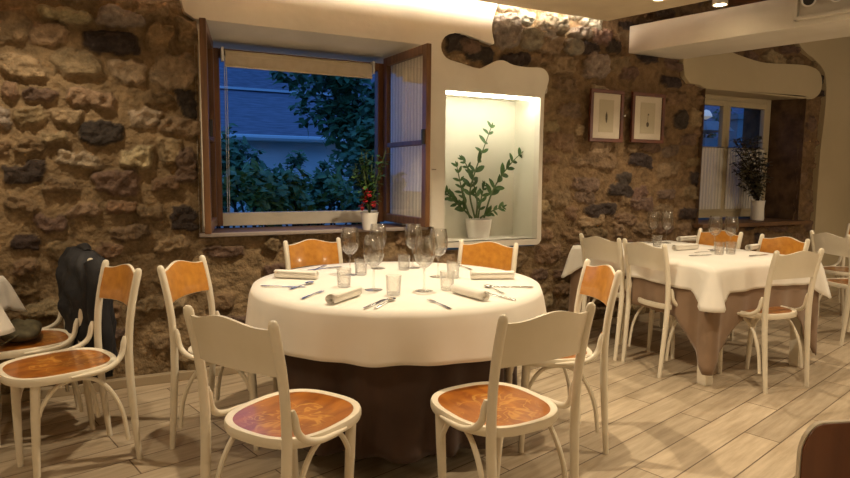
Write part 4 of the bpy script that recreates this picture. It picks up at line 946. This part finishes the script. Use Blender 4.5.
e1 = ony(265, 138, 13.6).z; r1 = ony(265, 97, 16.6).z
house('garden_house', -2, 5.2, 14, 19, e1, r1, 'low pale house with slate roof seen through the big window at dusk')
e2 = ony(265, 92, 25.6).z; r2 = ony(265, 62, 30.6).z
house('far_house', -6, 22, 26, 36, e2, r2+2.2, 'big slate roofed house behind the low pale house, at dusk')
lfLit = leafmat('lit_bush_leaf', (.10, .18, .05), (.20, .32, .08)); lfB = leafmat('tree_leaf', (.05, .12, .06), (.12, .24, .10)); bark = mat('bark', (.04, .03, .02), .9)  # first leaf green lightened to imitate warm room light on the near bushes
def shrub(name, c, rad, nl, ls, m, label, cat, trunk=None, seed=0, group=None):
    random.seed(seed); s = empty(name, (c[0], c[1], -.15)); tag(s, label, cat, group); q = MB(); cz = c[2]+.15
    blobs = [(Vector((random.gauss(0, .45)*rad[0], random.gauss(0, .4)*rad[1], cz+random.gauss(0, .42)*rad[2])), random.uniform(.3, .55)*min(rad)) for _ in range(14)]
    for _ in range(nl):
        bc_, br_ = random.choice(blobs); d = Vector((random.gauss(0, 1), random.gauss(0, 1), random.gauss(0, 1))).normalized()
        p = bc_+d*br_*random.uniform(.55, 1.1); p.z = max(p.z, .03)
        add_leaf(q, p, Vector((random.gauss(0, 1), random.gauss(0, 1), random.gauss(0, .6))), (random.gauss(0, .4), -.5, 1), ls*random.uniform(.6, 1.2), ls*.6, n=2)
    q.build('foliage', m, s, fix=False); qt = MB()
    if trunk: qt.tube([(0, 0, 0), (.05, 0, cz*.5), (0, .05, cz)], [trunk, trunk*.8, trunk*.5], 8)
    for bc_, br_ in blobs[:8]: qt.tube([(0, 0, 0 if not trunk else cz*.6), (bc_.x*.5, bc_.y*.5, (bc_.z+cz*.3)*.6), bc_], [.02 if not trunk else trunk*.4, .012, .006], 6)
    qt.build('trunk' if trunk else 'stems', bark, s)
def W(px, py_, y): p = ony(px, py_, y); return (p.x, p.y, p.z)
shrub('garden_bush', W(252, 188, 5.9), (.50, .30, .26), 700, .12, lfLit, 'leafy bush nearest the big window, leaf colour lightened for warm room light', 'bush', seed=1)
shrub('garden_bush', W(296, 196, 6.3), (.45, .3, .22), 600, .11, lfLit, 'low bush beside the nearest one, outside the middle of the big window', 'bush', seed=2)
shrub('garden_bush', W(226, 168, 7.6), (.5, .5, .6), 1300, .11, lfB, 'dark tall bush outside the left side of the big window', 'bush', seed=3)
shrub('garden_bush', W(268, 190, 9.0), (.6, .5, .35), 900, .11, lfB, 'dark bush in front of the pale house wall outside', 'bush', seed=4)
shrub('garden_bush', W(335, 205, 7.4), (.8, .4, .35), 1300, .11, lfB, 'dark low bush at the foot of the garden tree outside', 'bush', seed=5)
shrub('garden_tree', W(356, 100, 9.8), (1.0, .9, .8), 2600, .17, lfB, 'dark leafy tree outside the right half of the big window', 'tree', trunk=.12, seed=6)
shrub('garden_tree', W(374, 150, 8.2), (.45, .5, .75), 1500, .14, lfB, 'slim dark tree outside at the right edge of the big window', 'tree', trunk=.07, seed=7)
house('far_house', 24, 54, 24, 34, 3.2, 9.5, 'dark house closing the view behind the garden outside the small right window')
# things outside the right window
whouse = noise_col(mat('white_render', (.7, .7, .7), .9), [(.20, .20, .20), (.27, .27, .27)], 2)
p0 = ony(736, 150, 9.0); p1 = ony(749, 150, 9.0)
hp = empty('gate_pillar', ((p0.x+p1.x)/2, 9.2, -.15)); tag(hp, 'pale rendered pillar outside the right pane of the small window', 'pillar')
q = MB(); q.box((0, 0, 1.35), (p1.x-p0.x, .4, 2.7)); q.build('pillar_shaft', whouse, hp, smooth=0); q = MB(); q.box((0, 0, 2.75), (p1.x-p0.x+.12, .5, .10)); q.build('pillar_cap', whouse, hp, smooth=0)
p0 = ony(700, 150, 8.0); p1 = ony(722, 150, 8.0); tz = ony(711, 123, 8.0).z
pl_ = empty('covered_planter', ((p0.x+p1.x)/2, 8.2, -.15)); tag(pl_, 'pale covered stand outside the left pane of the small window', 'stand')
w = p1.x-p0.x; q = MB(); q.box((0, 0, (tz+.0)/2-.1), (w*.8, .5, tz-.2+.15)); q.build('stand_body', whouse, pl_, smooth=0)
q = MB(); q.hexa([(-w*.62, -.4, tz-.0), (w*.62, -.4, tz), (w*.62, .4, tz), (-w*.62, .4, tz), (-w*.45, -.25, tz+.18), (w*.45, -.25, tz+.18), (w*.45, .25, tz+.18), (-w*.45, .25, tz+.18)]); q.build('stand_cover', whouse, pl_, smooth=0, bevel=.01)
lp = ony(706, 112, 8.6); ol = empty('pane_glint', (lp.x, 8.6, -.15)); tag(ol, 'glowing dome on a post, standing in for a lamp reflection in the small window', 'lamp glint')  # glowing dome added to imitate a ceiling lamp reflected in the pane
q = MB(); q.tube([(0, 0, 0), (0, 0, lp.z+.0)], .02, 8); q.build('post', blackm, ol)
q = MB(); q.lathe([(0, .20), (.07, .17), (.11, .10), (.12, .06), (.05, .02), (0, 0)], 20, (0, 0, lp.z+.0)); q.build('glint_dome', mat('glint_glow', (.9, .85, .7), .4, emis=(1, .85, .6), estr=.12), ol)
shrub('garden_hedge', W(760, 165, 11), (2.2, .6, 1.6), 3500, .12, lfB, 'dark hedge outside behind the small right window', 'hedge', seed=9)
shrub('garden_hedge', W(700, 130, 13), (2.6, .6, 2.0), 3500, .14, lfB, 'dark hedge farther back outside the small right window, left', 'hedge', seed=10)

# ------------------------------------------------------------------ light
wd_ = bpy.data.worlds.new('dusk'); bpy.context.scene.world = wd_; wd_.use_nodes = True
bgn = wd_.node_tree.nodes['Background']; bgn.inputs[0].default_value = (.055, .19, .56, 1); bgn.inputs[1].default_value = .9
def spot(loc, tgt, e, ang=95, blend=.5, size=.03, c=(1, .82, .57)):
    l = bpy.data.lights.new('spot', 'SPOT'); l.energy = e; l.spot_size = math.radians(ang); l.spot_blend = blend; l.shadow_soft_size = size; l.color = c
    o = bpy.data.objects.new('ceiling_spot_light', l); col.objects.link(o); o.location = loc; d = Vector(tgt)-Vector(loc); o.rotation_euler = d.to_track_quat('-Z', 'Y').to_euler(); return o
def area(loc, tgt, e, sx, sy, c=(1, .72, .42)):
    l = bpy.data.lights.new('area', 'AREA'); l.shape = 'RECTANGLE'; l.size = sx; l.size_y = sy; l.energy = e; l.color = c
    o = bpy.data.objects.new('ceiling_area_light', l); col.objects.link(o); o.location = loc; d = Vector(tgt)-Vector(loc); o.rotation_euler = d.to_track_quat('-Z', 'Y').to_euler(); return o
ZL = ZS-.02
def point(loc, e, r=.12, c=(1, .82, .58)):
    l = bpy.data.lights.new('point', 'POINT'); l.energy = e; l.shadow_soft_size = r; l.color = c; o = bpy.data.objects.new('added_fill_light', l); col.objects.link(o); o.location = loc
point((-1.6, -1.6, 2.0), 17); point((2.9, -.9, 1.8), 20); point((6.4, .3, 1.9), 42)  # unseen fill lights added to lift chair backs, ceiling and right wall
spot((1.42, 2.85, ZL), (1.4, 2.8, 0), 100, 105, .5)
spot((-.45, 3.35, ZL), (-.5, 3.5, 0), 34, 120, .6)
spot((-1.6, 3.2, ZL), (-1.6, 3.5, 0), 18, 120, .6)
spot((2.7, 1.5, ZL), (2.7, 1.7, 0), 68, 110, .6)
spot((3.98, 3.19, 2.54), (3.8, 3.1, 0), 55, 110, .6)
spot((5.6, 1.6, 2.7), (5.6, 1.9, 0), 60, 120, .7)
spot((-.6, 1.2, ZL), (-.6, 1.5, 0), 25, 120, .7)

sc = bpy.context.scene
sc.view_settings.view_transform = 'Standard'; sc.view_settings.look = 'None'; sc.view_settings.gamma = 1; sc.view_settings.exposure = .62
